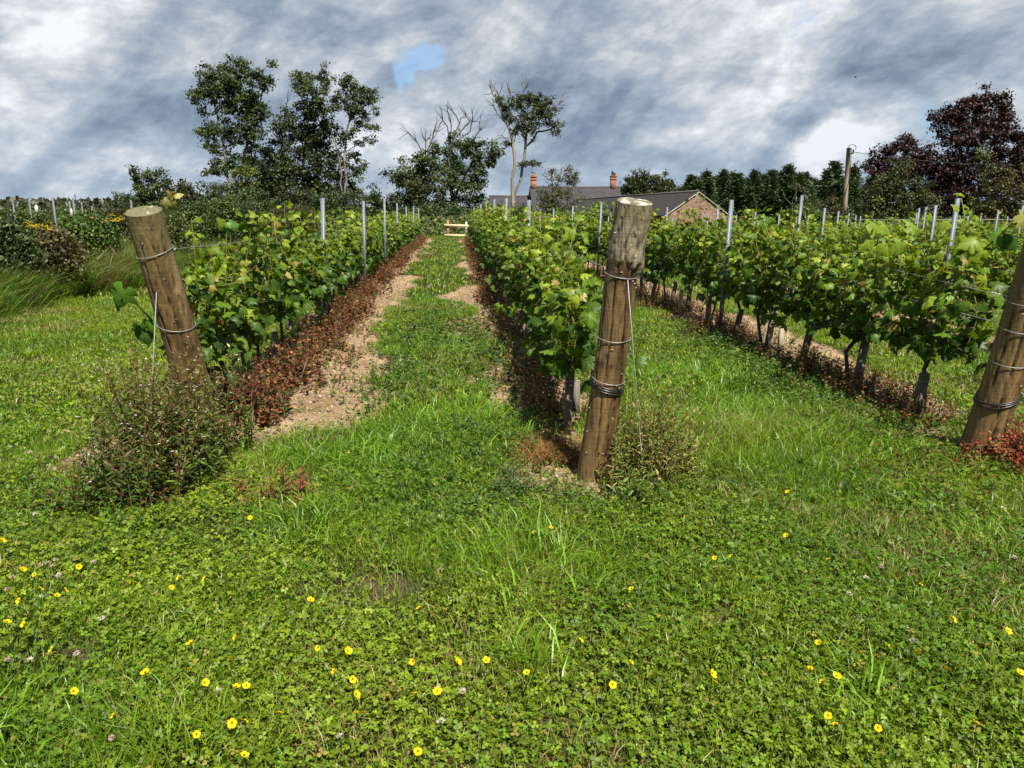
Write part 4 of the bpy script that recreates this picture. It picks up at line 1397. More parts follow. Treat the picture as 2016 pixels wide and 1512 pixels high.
BUTTER = [(45, 1122), (68, 1132), (88, 1128), (155, 1116), (352, 1138), (403, 1140), (337, 1158), (35, 1168), (38, 1183), (79, 1160), (112, 1173), (128, 1163), (252, 1149), (14, 1226), (47, 1230),
          (103, 1279), (375, 1267), (463, 1255), (453, 1297), (286, 1325), (371, 1319), (403, 1345), (465, 1353), (485, 1351), (145, 1362), (274, 1394), (224, 1410), (387, 1447), (457, 1424), (483, 1421), (481, 1488),
          (611, 1182), (633, 1192), (551, 1405), (685, 1282), (626, 1276), (658, 1322), (694, 1338), (701, 1368), (702, 1406), (823, 1480), (825, 1198), (813, 1303), (901, 1304), (957, 1301), (819, 1367), (861, 1362), (1037, 1325),
          (1143, 1262), (1242, 1305), (1206, 1349), (1263, 1161), (1243, 1160), (1407, 1099), (1490, 1139), (1548, 1055), (1631, 1102), (1515, 985), (1551, 969), (1662, 983), (1813, 1152), (1877, 1220), (1612, 1266), (1747, 1272), (1806, 1284), (1866, 1319),
          (1402, 1327), (1407, 1344), (1595, 1317), (1619, 1343), (1647, 1332), (1984, 1243), (2008, 1325), (1645, 1427), (1728, 1434), (1923, 1425), (1630, 1410), (1052, 1048), (493, 1020), (1350, 1018), (5, 1065), (150, 940), (1085, 1040), (1440, 1095)]


def where(px, py):
    cx = 'left corner' if px < 260 else 'left half' if px < 760 else 'middle' if px < 1280 else 'right half' if px < 1720 else 'right edge'
    cy = 'lower' if py > 1300 else 'middle' if py > 1140 else 'upper'
    return f'{cy} part of the front lawn, {cx}'


for px, py in BUTTER:
    z = 0.085 + 0.04 * rng.random()
    c = on_ground(px, py, z)
    w = where(px, py)
    root = thing('buttercup', f'small yellow buttercup flower in the {w}', 'flower', (c[0], c[1], 0.0), f'buttercups in the {w}')
    g = Geo()
    r = 0.0108 * (0.75 + 0.5 * rng.random())
    petal_cup(g, c, r, (rng.normal(0.1, 0.55), rng.normal(-0.15, 0.5), 1.0), (0.88, 0.66, 0.008))
    g.tube([c + [0, 0, 0.001], c + [0, 0, 0.006]], [0.0030, 0.0022], (0.80, 0.56, 0.01), 6)
    build('flower_head', g, M_PETAL, root)
    g = Geo()
    g.tube([(c[0] + rng.normal(0, 0.01), c[1] + rng.normal(0, 0.01), -0.01), (c[0], c[1], z * 0.6), c], 0.0012, (0.12, 0.2, 0.03), 4)
    build('stem', g, M_HERB, root)

CLOVER = [(95, 1108), (103, 1115), (110, 1103), (80, 1112), (25, 1137), (15, 1161), (85, 1173), (115, 1133), (200, 1217), (60, 1300), (15, 1300), (150, 1287), (430, 1360), (910, 1361), (868, 1420), (182, 1107), (38, 905), (60, 890), (110, 900), (135, 850), (20, 880), (70, 1012),
          (1735, 1115), (1705, 1137), (1790, 1132), (1783, 1235), (1797, 1262), (1996, 1097), (1672, 1169), (222, 1452), (670, 1450), (1975, 1000), (85, 740), (165, 690), (167, 703), (52, 892)]
for px, py in CLOVER:
    z = 0.06 + 0.04 * rng.random()
    c = on_ground(px, py, z)
    w = where(px, py) if py > 1100 or px > 800 else 'left part of the lawn beside the willowherb'
    root = thing('clover_flower', f'white clover flower head in the {w}', 'flower', (c[0], c[1], 0.0), f'white clover in the {w}')
    g = Geo()
    m = 34
    dd = rdir(m)
    dd[:, 2] = np.abs(dd[:, 2]) * 0.9 - 0.15
    pink = rng.random() < 0.3
    col = np.tile(np.array([0.74, 0.70, 0.62] if not pink else [0.62, 0.45, 0.42]), (m, 1)) * (0.75 + 0.3 * rng.random((m, 1)))
    g.inst(NARROW, c + dd * 0.003, dd, rdir(m), 0.0105 * (0.7 + 0.5 * rng.random(m)), col)
    build('flower_head', g, M_PETAL, root)
    g = Geo()
    g.tube([(c[0], c[1], -0.01), (c[0] + 0.002, c[1], z * 0.5), c], 0.0012, (0.13, 0.2, 0.04), 4)
    build('stem', g, M_HERB, root)


# ------------------------------------------------------------------ trees and bushes
def px_scale(Y):
    return Y / F / 0.985


def make_tree(name, label, cat, Y, trunks, blobs, cols, dens=1.0, leaf=0.26, clump=0.38, per=26, depth=0.85, dead=(), bark=(0.15, 0.13, 0.10), r0=0.03, tm=QUAD, group=None,
              seed=1, windy=0.0, base_px=None, bare=0.0, hollow=0.35):
    g = np.random.default_rng(seed)
    s = px_scale(Y)
    blobs3 = []
    for (bx, by, rx, ry) in blobs:
        c = at(bx, by, Y)
        rd = min(rx, ry) * s * depth if rx < 2.2 * ry else ry * s * 1.2
        c = c + np.array([0, g.uniform(-0.5, 0.5) * rd * 0.8, 0])
        blobs3.append((c, np.array([rx * s, max(rd, 0.4 * max(rx, ry) * s), ry * s])))
    bx = base_px if base_px is not None else (trunks[0][0][0] if trunks else blobs[0][0])
    per, leaf = int(per * 3.0), leaf * 0.70
    b0 = at(bx, 405, Y)
    gz = float(ground_z(b0[0], Y))
    root = thing(name, label, cat, (b0[0], Y, gz), group)
    # trunk skeleton
    nodes, par = [], []
    tips = []
    tb, tl = Geo(), Geo()
    for ti, tr in enumerate(trunks):
        q = [at(px, py, Y + (0.4 * ti)) for px, py in tr]
        q[0] = np.array([q[0][0], q[0][1], gz - 0.1]) if ti == 0 or abs(tr[0][1] - trunks[0][0][1]) < 30 else q[0]
        pts = [q[0]]
        for a_, b_ in zip(q[:-1], q[1:]):
            m_ = max(2, int(np.linalg.norm(b_ - a_) / 0.7))
            for u in np.linspace(0, 1, m_ + 1)[1:]:
                pts.append(a_ + (b_ - a_) * u + g.normal(0, 0.07, 3))
        for k_, p_ in enumerate(pts):
            nodes.append(p_)
            par.append(len(nodes) - 2 if k_ else -1)
    if not trunks:
        for k_ in range(4):
            nodes.append(np.array([b0[0], Y, gz + k_ * 0.5]))
            par.append(k_ - 1)
    ntrunk = len(nodes)
    # clump centres
    cl = []
    for c, r in blobs3:
        area = r[0] * r[2] * PI
        m_ = max(5, int(area * 3.4 * dens * (0.4 / clump) ** 2 * 0.9))
        u = rdir(m_, g)
        rad = (hollow + (1 - hollow) * g.random(m_)) ** 0.6
        rad *= 0.72 + 0.52 * g.random(m_) ** 1.3
        cl.append(c + u * rad[:, None] * r)
    cl = np.concatenate(cl)
    cl[:, 2] = np.maximum(cl[:, 2], gz + 0.15)
    base_dist = np.min(np.linalg.norm(cl[:, None] - np.array(nodes)[None], axis=2), axis=1)
    leafy = []
    for idx in np.argsort(base_dist):
        p_ = cl[idx]
        A = np.array(nodes)
        dd = np.linalg.norm(A - p_, axis=1) + 1.3 * np.maximum(0, A[:, 2] - p_[2] + 0.1)
        j = int(np.argmin(dd))
        m_ = max(1, int(np.linalg.norm(A[j] - p_) / 0.9))
        prev = j
        for u in np.linspace(0, 1, m_ + 1)[1:]:
            q = A[j] + (p_ - A[j]) * u + (g.normal(0, 0.10, 3) if u < 1 else 0) + np.array([0, 0, 0.12 * math.sin(u * PI)])
            nodes.append(q)
            par.append(prev)
            prev = len(nodes) - 1
        leafy.append(prev)
    nlive = len(nodes)
    for dpl in dead:                                     # dead antlers
        q = [at(px, py, Y) for px, py in dpl]
        A = np.array(nodes)
        prev = int(np.argmin(np.linalg.norm(A - q[0], axis=1)))
        main = []
        for p_ in q:
            nodes.append(p_ + g.normal(0, 0.03, 3))
            par.append(prev)
            prev = len(nodes) - 1
            main.append(prev)
        for _ in range(6):
            k_ = main[int(g.integers(1, len(main)))]
            prev = k_
            dirn = nrm(nodes[k_] - nodes[par[k_]] + g.normal(0, 0.25, 3))
            for _s in range(3):
                nodes.append(nodes[prev] + dirn * 0.32 + g.normal(0, 0.07, 3))
                par.append(prev)
                prev = len(nodes) - 1
    A = np.array(nodes)
    w = np.zeros(len(A))
    for i in range(len(A) - 1, -1, -1):
        w[i] += 1
        if par[i] >= 0:
            w[par[i]] += w[i]
    rad = np.clip(r0 * 0.42 * w ** 0.45, 0.012, None)
    rad[nlive:] = np.clip(0.012 * w[nlive:] ** 0.45, 0.012, 0.05)
    idx = np.array([i for i in range(len(A)) if par[i] >= 0])
    pa = np.array([par[i] for i in idx])
    d = nrm(A[idx] - A[pa])
    ref = np.where(np.abs(d[:, 2:3]) < 0.9, [[0, 0, 1.0]], [[1.0, 0, 0]])
    e1 = nrm(np.cross(d, ref))
    e2 = np.cross(d, e1)
    seg = 5
    th = np.arange(seg) / seg * 2 * PI
    ring = np.cos(th)[None, :, None] * e1[:, None] + np.sin(th)[None, :, None] * e2[:, None]
    V = np.concatenate([A[pa][:, None] + ring * np.minimum(rad[pa], rad[idx] * 1.6)[:, None, None], A[idx][:, None] + ring * rad[idx][:, None, None]], 1)
    f = []
    for j in range(seg):
        k_ = (j + 1) % seg
        f += [(j, k_, seg + k_), (j, seg + k_, seg + j)]
    tb.add(V, np.array(f)[None] + (np.arange(len(idx)) * 2 * seg)[:, None, None], np.array(bark) * (0.8 + 0.4 * g.random((len(idx) * 2 * seg, 1))) * np.repeat(np.clip(0.35 + rad[idx] * 6, 0.35, 1.0), 2 * seg)[:, None])
    build('trunk', tb, M_BARK, root)
    # leaves
    keep = g.random(len(leafy)) >= bare
    cen = A[np.array(leafy)][keep]
    n = len(cen)
    cols = np.array(cols, float)
    cc = cols[g.integers(0, len(cols), n)] * (0.7 + 0.6 * g.random((n, 1)))
    off = g.normal(0, 1, (n, per, 3)) * np.array([1, 1, 0.72]) * clump * (0.6 + 0.6 * g.random((n, 1, 1))) * 0.62
    P = (cen[:, None] + off).reshape(-1, 3)
    P[:, 2] = np.maximum(P[:, 2], gz + 0.03)
    T = rdir(n * per, g) + np.array([windy, 0, -0.25])
    Nn = rdir(n * per, g) * 0.8 + nrm(off.reshape(-1, 3)) * 0.5 + np.array([0, 0, 0.5])
    lc = np.repeat(cc, per, axis=0) * (0.7 + 0.6 * g.random((n * per, 1)))
    tl.inst(tm, P, T, Nn, leaf * (0.6 + 0.7 * g.random(n * per)), lc)
    build('crown', tl, M_TREE, root)
    return root


DK = [(0.040, 0.070, 0.018), (0.055, 0.090, 0.022), (0.032, 0.055, 0.016), (0.070, 0.105, 0.026)]
OLV = [(0.050, 0.062, 0.016), (0.065, 0.080, 0.020), (0.038, 0.046, 0.014)]
BRT = [(0.085, 0.130, 0.022), (0.11, 0.15, 0.028), (0.065, 0.10, 0.02)]
BRN = [(0.085, 0.070, 0.022), (0.10, 0.085, 0.028), (0.06, 0.065, 0.02)]
PUR = [(0.022, 0.009, 0.011), (0.032, 0.013, 0.014), (0.016, 0.008, 0.010), (0.050, 0.020, 0.020)]

make_tree('tall_tree', 'tall dark round topped tree, the leftmost of the tall group', 'tree', 70,
          [[(462, 440), (456, 370), (444, 310), (432, 250), (425, 200)], [(470, 430), (474, 350), (488, 270), (482, 190), (470, 150)], [(478, 400), (492, 330), (498, 250), (515, 185)]],
          [(462, 150, 72, 34), (408, 188, 30, 32), (520, 165, 20, 24), (455, 195, 68, 40), (500, 215, 30, 36), (438, 262, 40, 30), (490, 258, 34, 36), (408, 262, 14, 18), (452, 325, 40, 24), (420, 296, 20, 16), (500, 325, 26, 28), (415, 340, 30, 12)],
          DK, dens=1.15, leaf=0.27, clump=0.40, per=22, bark=(0.14, 0.13, 0.11), r0=0.034, seed=3, windy=0.4, hollow=0.1)
make_tree('tall_tree', 'tall loose open crowned tree with forked pale trunks, right one of the tall group', 'tree', 72,
          [[(682, 440), (681, 370), (678, 300), (684, 240), (700, 185)], [(672, 440), (672, 330), (650, 250), (625, 190), (605, 155)], [(680, 300), (708, 285), (735, 262)]],
          [(600, 150, 34, 16), (640, 148, 22, 16), (585, 172, 16, 20), (622, 178, 34, 22), (690, 165, 30, 18), (720, 185, 26, 22), (738, 205, 12, 16), (695, 200, 38, 24), (650, 205, 26, 22), (705, 232, 30, 18), (735, 250, 18, 9), (722, 276, 20, 10), (690, 268, 22, 18), (692, 315, 24, 20), (610, 205, 26, 22), (705, 340, 16, 14)],
          [(0.055, 0.085, 0.026), (0.07, 0.10, 0.03), (0.045, 0.07, 0.02)], dens=0.85, leaf=0.25, clump=0.34, per=20, bark=(0.22, 0.20, 0.17), r0=0.027, seed=5, windy=0.5, hollow=0.2)
make_tree('ivy_clad_tree', 'dense dark ivy clad tree between the two tall trees', 'tree', 74,
          [[(600, 440), (598, 350), (600, 260)], [(600, 400), (570, 330), (550, 260)]],
          [(602, 242, 56, 42), (560, 265, 30, 34), (632, 270, 44, 46), (600, 320, 80, 50), (575, 375, 84, 48), (652, 365, 56, 50), (542, 325, 34, 46), (528, 385, 40, 45)],
          [(0.034, 0.048, 0.015), (0.045, 0.062, 0.016), (0.055, 0.072, 0.018)], dens=1.25, leaf=0.30, clump=0.48, per=22, seed=7, dead=[[(545, 245), (535, 225), (520, 215)], [(570, 235), (560, 215), (565, 200)]], hollow=0.3)
make_tree('ivy_column', 'bright yellow green ivy climbing the foot of the leftmost tall tree', 'ivy', 67, [[(466, 440), (464, 400), (470, 340)]],
          [(462, 385, 24, 32), (482, 350, 20, 30), (455, 415, 24, 20), (488, 390, 20, 30)], [(0.12, 0.15, 0.022), (0.085, 0.12, 0.022), (0.15, 0.17, 0.025)], dens=1.3, leaf=0.22, clump=0.34, per=24, seed=9)
make_tree('ivy_clad_tree', 'rounded ivy covered tree with bare twigs at the top, left of the forked dead tree', 'tree', 60,
          [[(828, 440), (826, 360), (832, 300)]], [(828, 318, 28, 20), (808, 365, 44, 46), (845, 370, 34, 52), (788, 358, 18, 14), (825, 405, 48, 32), (852, 295, 12, 18)],
          OLV + [(0.075, 0.11, 0.022)], dens=1.25, leaf=0.24, clump=0.38, per=24, seed=11, dead=[[(832, 300), (822, 280), (812, 270), (806, 262)], [(842, 300), (850, 275), (856, 258), (858, 248)], [(838, 300), (838, 278), (832, 262)]])
make_tree('stag_headed_tree', 'spreading tree with bare dead antler branches above its crown', 'tree', 62,
          [[(892, 440), (890, 390), (886, 330), (884, 275)], [(892, 400), (915, 345), (940, 300)]],
          [(902, 282, 34, 20), (946, 290, 34, 18), (922, 318, 46, 26), (940, 350, 28, 28), (902, 365, 48, 34), (945, 392, 24, 14), (876, 318, 24, 28), (974, 300, 12, 9), (966, 318, 10, 8), (880, 405, 24, 20), (915, 405, 35, 18)],
          DK, dens=1.0, leaf=0.25, clump=0.36, per=24, r0=0.034, bark=(0.13, 0.12, 0.11), seed=13, hollow=0.2,
          dead=[[(884, 275), (880, 250), (872, 238), (868, 240)], [(886, 275), (890, 248), (884, 228), (880, 220)], [(890, 272), (905, 245), (898, 228), (892, 222)], [(895, 272), (915, 250), (925, 238), (918, 230)], [(905, 275), (925, 258), (930, 240)], [(930, 275), (942, 258), (944, 246)]])
make_tree('slim_tree', 'slim pale forked tree with a small windswept crown in front of the farmhouse', 'tree', 66,
          [[(1006, 440), (1009, 400), (1012, 350), (1014, 300), (1008, 265), (994, 235), (982, 205), (974, 190)], [(1012, 400), (1022, 350), (1032, 310), (1034, 270), (1042, 235), (1052, 200)], [(1034, 290), (1060, 262), (1085, 255)], [(1012, 280), (1024, 240), (1030, 205)]],
          [(1044, 195, 32, 14), (1066, 205, 24, 16), (1056, 228, 34, 22), (1078, 228, 22, 20), (1018, 214, 16, 14), (1094, 246, 14, 10), (1036, 250, 28, 24), (1002, 232, 16, 20), (990, 212, 14, 14), (1010, 200, 16, 12), (1028, 190, 18, 10), (985, 195, 8, 8), (1094, 262, 6, 5), (995, 282, 7, 5), (1036, 322, 20, 9), (1052, 322, 10, 6), (1018, 256, 10, 16), (1078, 200, 10, 10)],
          [(0.048, 0.070, 0.022), (0.065, 0.085, 0.026), (0.038, 0.054, 0.018)], dens=1.15, leaf=0.19, clump=0.27, per=15, r0=0.030, bark=(0.27, 0.225, 0.17), seed=17, windy=0.6, hollow=0.1,
          dead=[[(974, 190), (968, 182), (966, 172)], [(985, 205), (982, 188), (978, 178)], [(1010, 210), (1006, 190), (1004, 180)], [(1075, 230), (1090, 215), (1100, 205), (1108, 200)], [(1028, 205), (1030, 185), (1034, 174)], [(994, 240), (980, 225), (972, 208)], [(1010, 272), (992, 272), (988, 265)]])
make_tree('twiggy_bush', 'grey twiggy half bare bush in front of the farmhouse roof', 'bush', 76, [[(1092, 440), (1095, 390), (1102, 350)], [(1090, 420), (1120, 380), (1132, 350)]],
          [(1105, 348, 34, 22), (1130, 352, 16, 14), (1085, 385, 32, 22), (1108, 392, 40, 26), (1082, 412, 30, 20)], [(0.075, 0.085, 0.026), (0.10, 0.11, 0.035), (0.06, 0.062, 0.025)],
          dens=1.7, leaf=0.17, clump=0.34, per=15, bark=(0.26, 0.23, 0.19), r0=0.018, seed=19, bare=0.15)
make_tree('yew_tree', 'dark dome shaped evergreen tree between the farmhouse and the barn', 'tree', 97, [[(1278, 430), (1278, 380)]],
          [(1278, 372, 54, 32), (1255, 385, 36, 26), (1305, 385, 32, 26), (1275, 400, 58, 24)], [(0.030, 0.044, 0.014), (0.042, 0.058, 0.016), (0.05, 0.066, 0.018)], dens=2.4, leaf=0.32, clump=0.5, per=26, seed=23, hollow=0.55)
make_tree('copper_beech', 'large dark purple copper beech tree at the right', 'tree', 58,
          [[(1890, 450), (1892, 380), (1900, 310), (1915, 240), (1935, 195)], [(1888, 420), (1850, 340), (1780, 300)], [(1895, 390), (1945, 300), (1975, 240)], [(1900, 320), (1870, 260), (1850, 225)], [(1892, 400), (1980, 350), (2040, 320)]],
          [(1932, 202, 46, 24), (1890, 218, 46, 24), (1962, 228, 40, 36), (1846, 232, 26, 14), (1905, 262, 78, 42), (1978, 285, 36, 44), (1782, 288, 44, 22), (1738, 302, 24, 18), (1722, 328, 30, 16), (1795, 325, 66, 34), (1900, 335, 90, 52), (1985, 360, 40, 50), (1850, 390, 100, 40), (1752, 350, 46, 28), (2040, 300, 45, 60), (1930, 400, 60, 40)],
          PUR, dens=1.6, leaf=0.24, clump=0.36, per=24, r0=0.034, bark=(0.10, 0.085, 0.075), seed=29, windy=0.6, hollow=0.25)
make_tree('young_tree', 'olive green young tree in front of the copper beech, behind the pole', 'tree', 52, [[(1770, 450), (1772, 380), (1775, 330)]],
          [(1772, 332, 30, 26), (1785, 370, 50, 34), (1735, 385, 40, 34), (1800, 408, 56, 32), (1720, 412, 50, 28), (1765, 418, 50, 24)], OLV + [(0.075, 0.095, 0.024)], dens=1.2, leaf=0.19, clump=0.34, per=24, seed=31, r0=0.022)
make_tree('ivy_column', 'narrow column of bright ivy in front of the copper beech', 'ivy', 51, [[(1940, 450), (1942, 380), (1938, 310)]],
          [(1938, 312, 14, 22), (1942, 350, 18, 30), (1932, 390, 22, 34), (1948, 420, 28, 24)], [(0.08, 0.10, 0.022), (0.06, 0.075, 0.02), (0.10, 0.12, 0.025)], dens=1.1, leaf=0.18, clump=0.32, per=22, seed=37, r0=0.02)
make_tree('russet_bush', 'russet brown leaved bush at the right edge beside the copper beech', 'bush', 50, [[(1990, 450), (1992, 390)]],
          [(1992, 355, 30, 24), (1985, 390, 40, 34), (2015, 380, 40, 50), (1965, 425, 44, 22), (2000, 425, 40, 22)], BRN, dens=1.2, leaf=0.18, clump=0.34, per=22, seed=41, r0=0.02)
make_tree('green_bush', 'bright yellow green bush in front of the conifers', 'bush', 48, [[(1590, 445), (1592, 415)]], [(1588, 412, 26, 12), (1570, 424, 30, 14), (1612, 424, 26, 14)],
          [(0.10, 0.16, 0.022), (0.08, 0.13, 0.022), (0.13, 0.18, 0.026)], dens=1.3, leaf=0.17, clump=0.28, per=22, seed=43, r0=0.015)
make_tree('olive_bush', 'olive brown bush left of the utility pole', 'bush', 49, [[(1640, 448), (1642, 412)]], [(1635, 408, 36, 18), (1655, 425, 34, 18), (1612, 420, 24, 16)], OLV + BRN[:1], dens=1.2, leaf=0.17, clump=0.3, per=22, seed=47, r0=0.015)
make_tree('bare_sapling', 'nearly bare sapling with curved white branches in front of the conifers', 'sapling', 47, [[(1562, 440), (1558, 405), (1545, 385), (1536, 375)], [(1560, 408), (1572, 385), (1575, 360)], [(1560, 405), (1566, 378)]],
          [(1578, 380, 16, 14), (1565, 368, 12, 10), (1585, 395, 14, 10)], OLV, dens=1.2, leaf=0.14, clump=0.26, per=9, seed=53, bark=(0.42, 0.38, 0.32), r0=0.02)
make_tree('green_sapling', 'small bright green sapling in front of the barn roof', 'sapling', 43, [[(1174, 440), (1176, 410)]], [(1172, 412, 18, 9), (1184, 402, 7, 8), (1168, 424, 20, 10)],
          [(0.11, 0.19, 0.026), (0.14, 0.22, 0.03)], dens=1.4, leaf=0.13, clump=0.2, per=20, seed=59, r0=0.012)
make_tree('small_tree', 'small loose tree left of the tall group, rising above the hedge', 'tree', 64, [[(300, 440), (300, 380), (298, 345)], [(296, 400), (272, 370), (264, 345)]],
          [(302, 350, 26, 18), (264, 342, 11, 15), (272, 362, 8, 8), (298, 378, 36, 24), (316, 395, 34, 24), (278, 400, 30, 18)], DK, dens=1.2, leaf=0.24, clump=0.34, per=24, seed=61)
for k, (bx, by, rx, ry, cols, txt) in enumerate((
        (245, 398, 24, 18, DK, 'low dark bush at the left end of the hedge line'), (362, 388, 40, 34, OLV, 'rounded olive bush under the left side of the tall trees'),
        (418, 400, 46, 40, DK, 'dark green thicket bush below the leftmost tall tree'), (500, 408, 48, 38, DK, 'dark bush below the ivy clad tree'),
        (582, 408, 50, 38, OLV, 'olive green bush below the gap between the tall trees'), (652, 412, 46, 36, DK, 'dark bush at the foot of the forked tall tree'),
        (722, 405, 46, 40, DK, 'bluish dark bush right of the forked tall tree'), (768, 412, 30, 30, OLV, 'small olive bush beside the rounded ivy covered tree'),
        (955, 420, 40, 18, OLV, 'low bush at the left of the farmhouse wing'), (1010, 426, 44, 14, BRT, 'low light green bush below the slim forked tree'),
        (900, 428, 46, 18, DK, 'dark low bush behind the timber fence'), (840, 425, 50, 18, DK, 'dark low bush behind the end of the left vine row'))):
    make_tree('hedge_bush', txt, 'bush', 57 + 0.6 * (k % 5), [], [(bx, by, rx, ry), (bx - rx * 0.4, by + ry * 0.4, rx * 0.7, ry * 0.6), (bx + rx * 0.45, by + ry * 0.35, rx * 0.6, ry * 0.65), (bx, by + ry * 0.8, rx * 1.05, ry * 0.5), (bx + rx * .2, by - ry * .55, rx * .35, ry * .5)], cols,
              dens=1.15, leaf=0.21, clump=0.36, per=22, seed=70 + k, r0=0.014, group='bushes of the hedge line')
for k, (bx, by, rx, ry, Y, cols, txt) in enumerate((
        (14, 482, 40, 52, 12.2, DK, 'dark broad leaved bramble at the left edge of the photo'), (120, 440, 60, 30, 24, BRT, 'bright green bramble in front of the far left posts'),
        (175, 458, 50, 34, 17, [(0.06, 0.12, 0.02), (0.09, 0.15, 0.022)], 'leafy green bramble left of the mossy end post'), (100, 492, 44, 40, 13.0, BRN, 'brown dead headed thicket on the left bank'),
        (235, 440, 50, 30, 22, OLV, 'olive bramble behind the mossy end post'), (385, 430, 60, 32, 27, [(0.05, 0.09, 0.022), (0.07, 0.11, 0.024)], 'bluish green shrub right of the mossy end post'),
        (470, 430, 55, 30, 29, DK, 'dark shrub behind the start of the left vine row'), (440, 415, 24, 24, 24, BRT, 'pale green shrub with upright shoots behind the left row'), (560, 432, 60, 24, 31, BRN + OLV, 'brownish shrub behind the first steel post'),
        (30, 430, 50, 22, 26, BRT, 'green bramble along the skyline at the far left'), (330, 455, 40, 30, 19, OLV + BRT, 'yellowish shrub just right of the mossy post top'))):
    make_tree('bramble_bush', txt, 'bush', Y, [], [(bx, by, rx, ry), (bx - rx * 0.45, by + ry * 0.3, rx * 0.6, ry * 0.7), (bx + rx * 0.45, by + ry * 0.25, rx * 0.6, ry * 0.75), (bx, by + ry * 0.8, rx, ry * 0.6), (bx + rx * .3, by - ry * .5, rx * .3, ry * .5)], cols,
              dens=5.0, leaf=0.085, clump=0.20, per=20, seed=90 + k, r0=0.008, tm=OVAL, group='bushes on the left bank')


def conifer(label, px_top, py_top, px_half, Y, seed, group):
    g = np.random.default_rng(seed)
    top = at(px_top, py_top, Y)
    gz = float(ground_z(top[0], Y))
    H = top[2] - gz
    Rb = px_half * 1.75 * px_scale(Y)
    root = thing('conifer', label, 'tree', (top[0], Y, gz), group)
    t, c = Geo(), Geo()
    t.tube([(top[0], Y, gz - 0.1), (top[0] + 0.05, Y, gz + H * 0.5), (top[0], Y, top[2] - 0.2)], [0.22, 0.13, 0.03], (0.10, 0.075, 0.055), 7)
    cens, outs = [], []
    for q in range(7):                                   # the leader and six lesser ones round it
        a_ = g.random() * 2 * PI
        off = 0.0 if q == 0 else Rb * g.uniform(0.25, 0.62)
        hq = H if q == 0 else H * g.uniform(0.62, 0.93)
        rq = Rb * (0.62 if q == 0 else 0.42)
        n = 420 if q == 0 else 230
        u = g.random(n) ** 1.05
        az = g.random(n) * 2 * PI
        rad = rq * (1 - u) ** 0.9 * (0.35 + 0.9 * g.random(n) ** 0.8) * (0.75 + 0.5 * fbm(az * 1.5, u * 6, 1.0, 2, seed + q)) + 0.04
        o_ = np.stack([np.cos(az), np.sin(az), 0 * az], 1)
        cens.append(np.stack([top[0] + math.cos(a_) * off + 0 * u, Y + math.sin(a_) * off + 0 * u, gz + 0.2 + u * (hq - 0.2)], 1) + o_ * rad[:, None])
        outs.append(o_)
    cen, out = np.concatenate(cens), np.concatenate(outs)
    n = len(cen)
    per = 16
    along = (g.random((n, per)) - 0.6) * 0.6
    P = cen[:, None] + out[:, None] * along[..., None] + np.array([0, 0, -0.35]) * np.abs(along)[..., None] + g.normal(0, 0.12, (n, per, 3))
    T = np.repeat(out, per, 0) * 0.9 + g.normal(0, 0.35, (n * per, 3)) + np.array([0.15, 0, 0.25])
    cols = np.array([(0.026, 0.056, 0.022), (0.038, 0.072, 0.026), (0.052, 0.092, 0.030)])
    cc = np.repeat(cols[g.integers(0, 3, n)] * (0.7 + 0.6 * g.random((n, 1))), per, 0) * (0.75 + 0.5 * g.random((n * per, 1)))
    c.inst(NARROW, P.reshape(-1, 3), T, rdir(n * per, g) + [0, 0, 0.7], 0.36 * (0.6 + 0.7 * g.random(n * per)), cc)
    for k in range(20):
        a_ = g.random() * 2 * PI
        zz = gz + 0.5 + g.random() * H * 0.8
        rr = Rb * (1 - (zz - gz) / H) ** 0.72
        t.tube([(top[0], Y, zz), (top[0] + math.cos(a_) * rr, Y + math.sin(a_) * rr, zz - 0.1)], [0.03, 0.01], (0.10, 0.075, 0.055), 4)
    build('trunk', t, M_BARK, root)
    build('crown', c, M_TREE, root)


for k, (px, py, hw) in enumerate(((1362, 346, 34), (1392, 338, 34), (1425, 336, 36), (1455, 344, 34), (1486, 338, 36), (1520, 336, 38), (1553, 326, 38), (1586, 342, 34), (1612, 358, 28))):
    conifer(f'dark green conifer in the row behind the barn, {ORD[k]} from the left', px, py, hw, 88 + (k % 3) * 1.5, 200 + k, 'row of conifers behind the barn')
for k, (px, py, hw) in enumerate(((1376, 352, 34), (1410, 349, 38), (1442, 341, 32), (1470, 352, 38), (1504, 345, 34), (1536, 341, 40), (1570, 344, 36), (1600, 352, 34))):
    conifer(f'darker conifer standing just behind the front conifers by the barn, {ORD[k]} from the left', px, py, hw, 93 + (k % 3), 260 + k, 'second line of conifers behind the barn')
for k, (px, py, hw) in enumerate(((1645, 322, 34), (1680, 330, 36), (1718, 350, 36))):
    conifer(f'dark green conifer behind the utility pole, {ORD[k]} from the left', px, py, hw, 70 + k, 230 + k, 'conifers behind the utility pole')

# far hedge on the skyline: a mass nobody could count
g = Geo()
n = 9000
xx = rng.uniform(-230, -25, n)
yy = 190 + rng.normal(0, 6, n)
top_ = 1.1 + 1.5 * fbm(xx, xx * 0, 0.06, 4, 3) ** 1.5 * 2
zz = -2.8 + (top_ + 2.8) * rng.random(n) ** 0.7
g.inst(QUAD, np.stack([xx, yy, zz], 1), rdir(n), rdir(n) + [0, -0.4, 0.5], 1.4, pick([(0.035, 0.05, 0.02), (0.05, 0.06, 0.022), (0.06, 0.055, 0.025)], n, 1)[:, 0])
tag(build('distant_hedge', g, M_TREE), 'dark far hedgerow along the skyline at the left', None, kind='stuff')

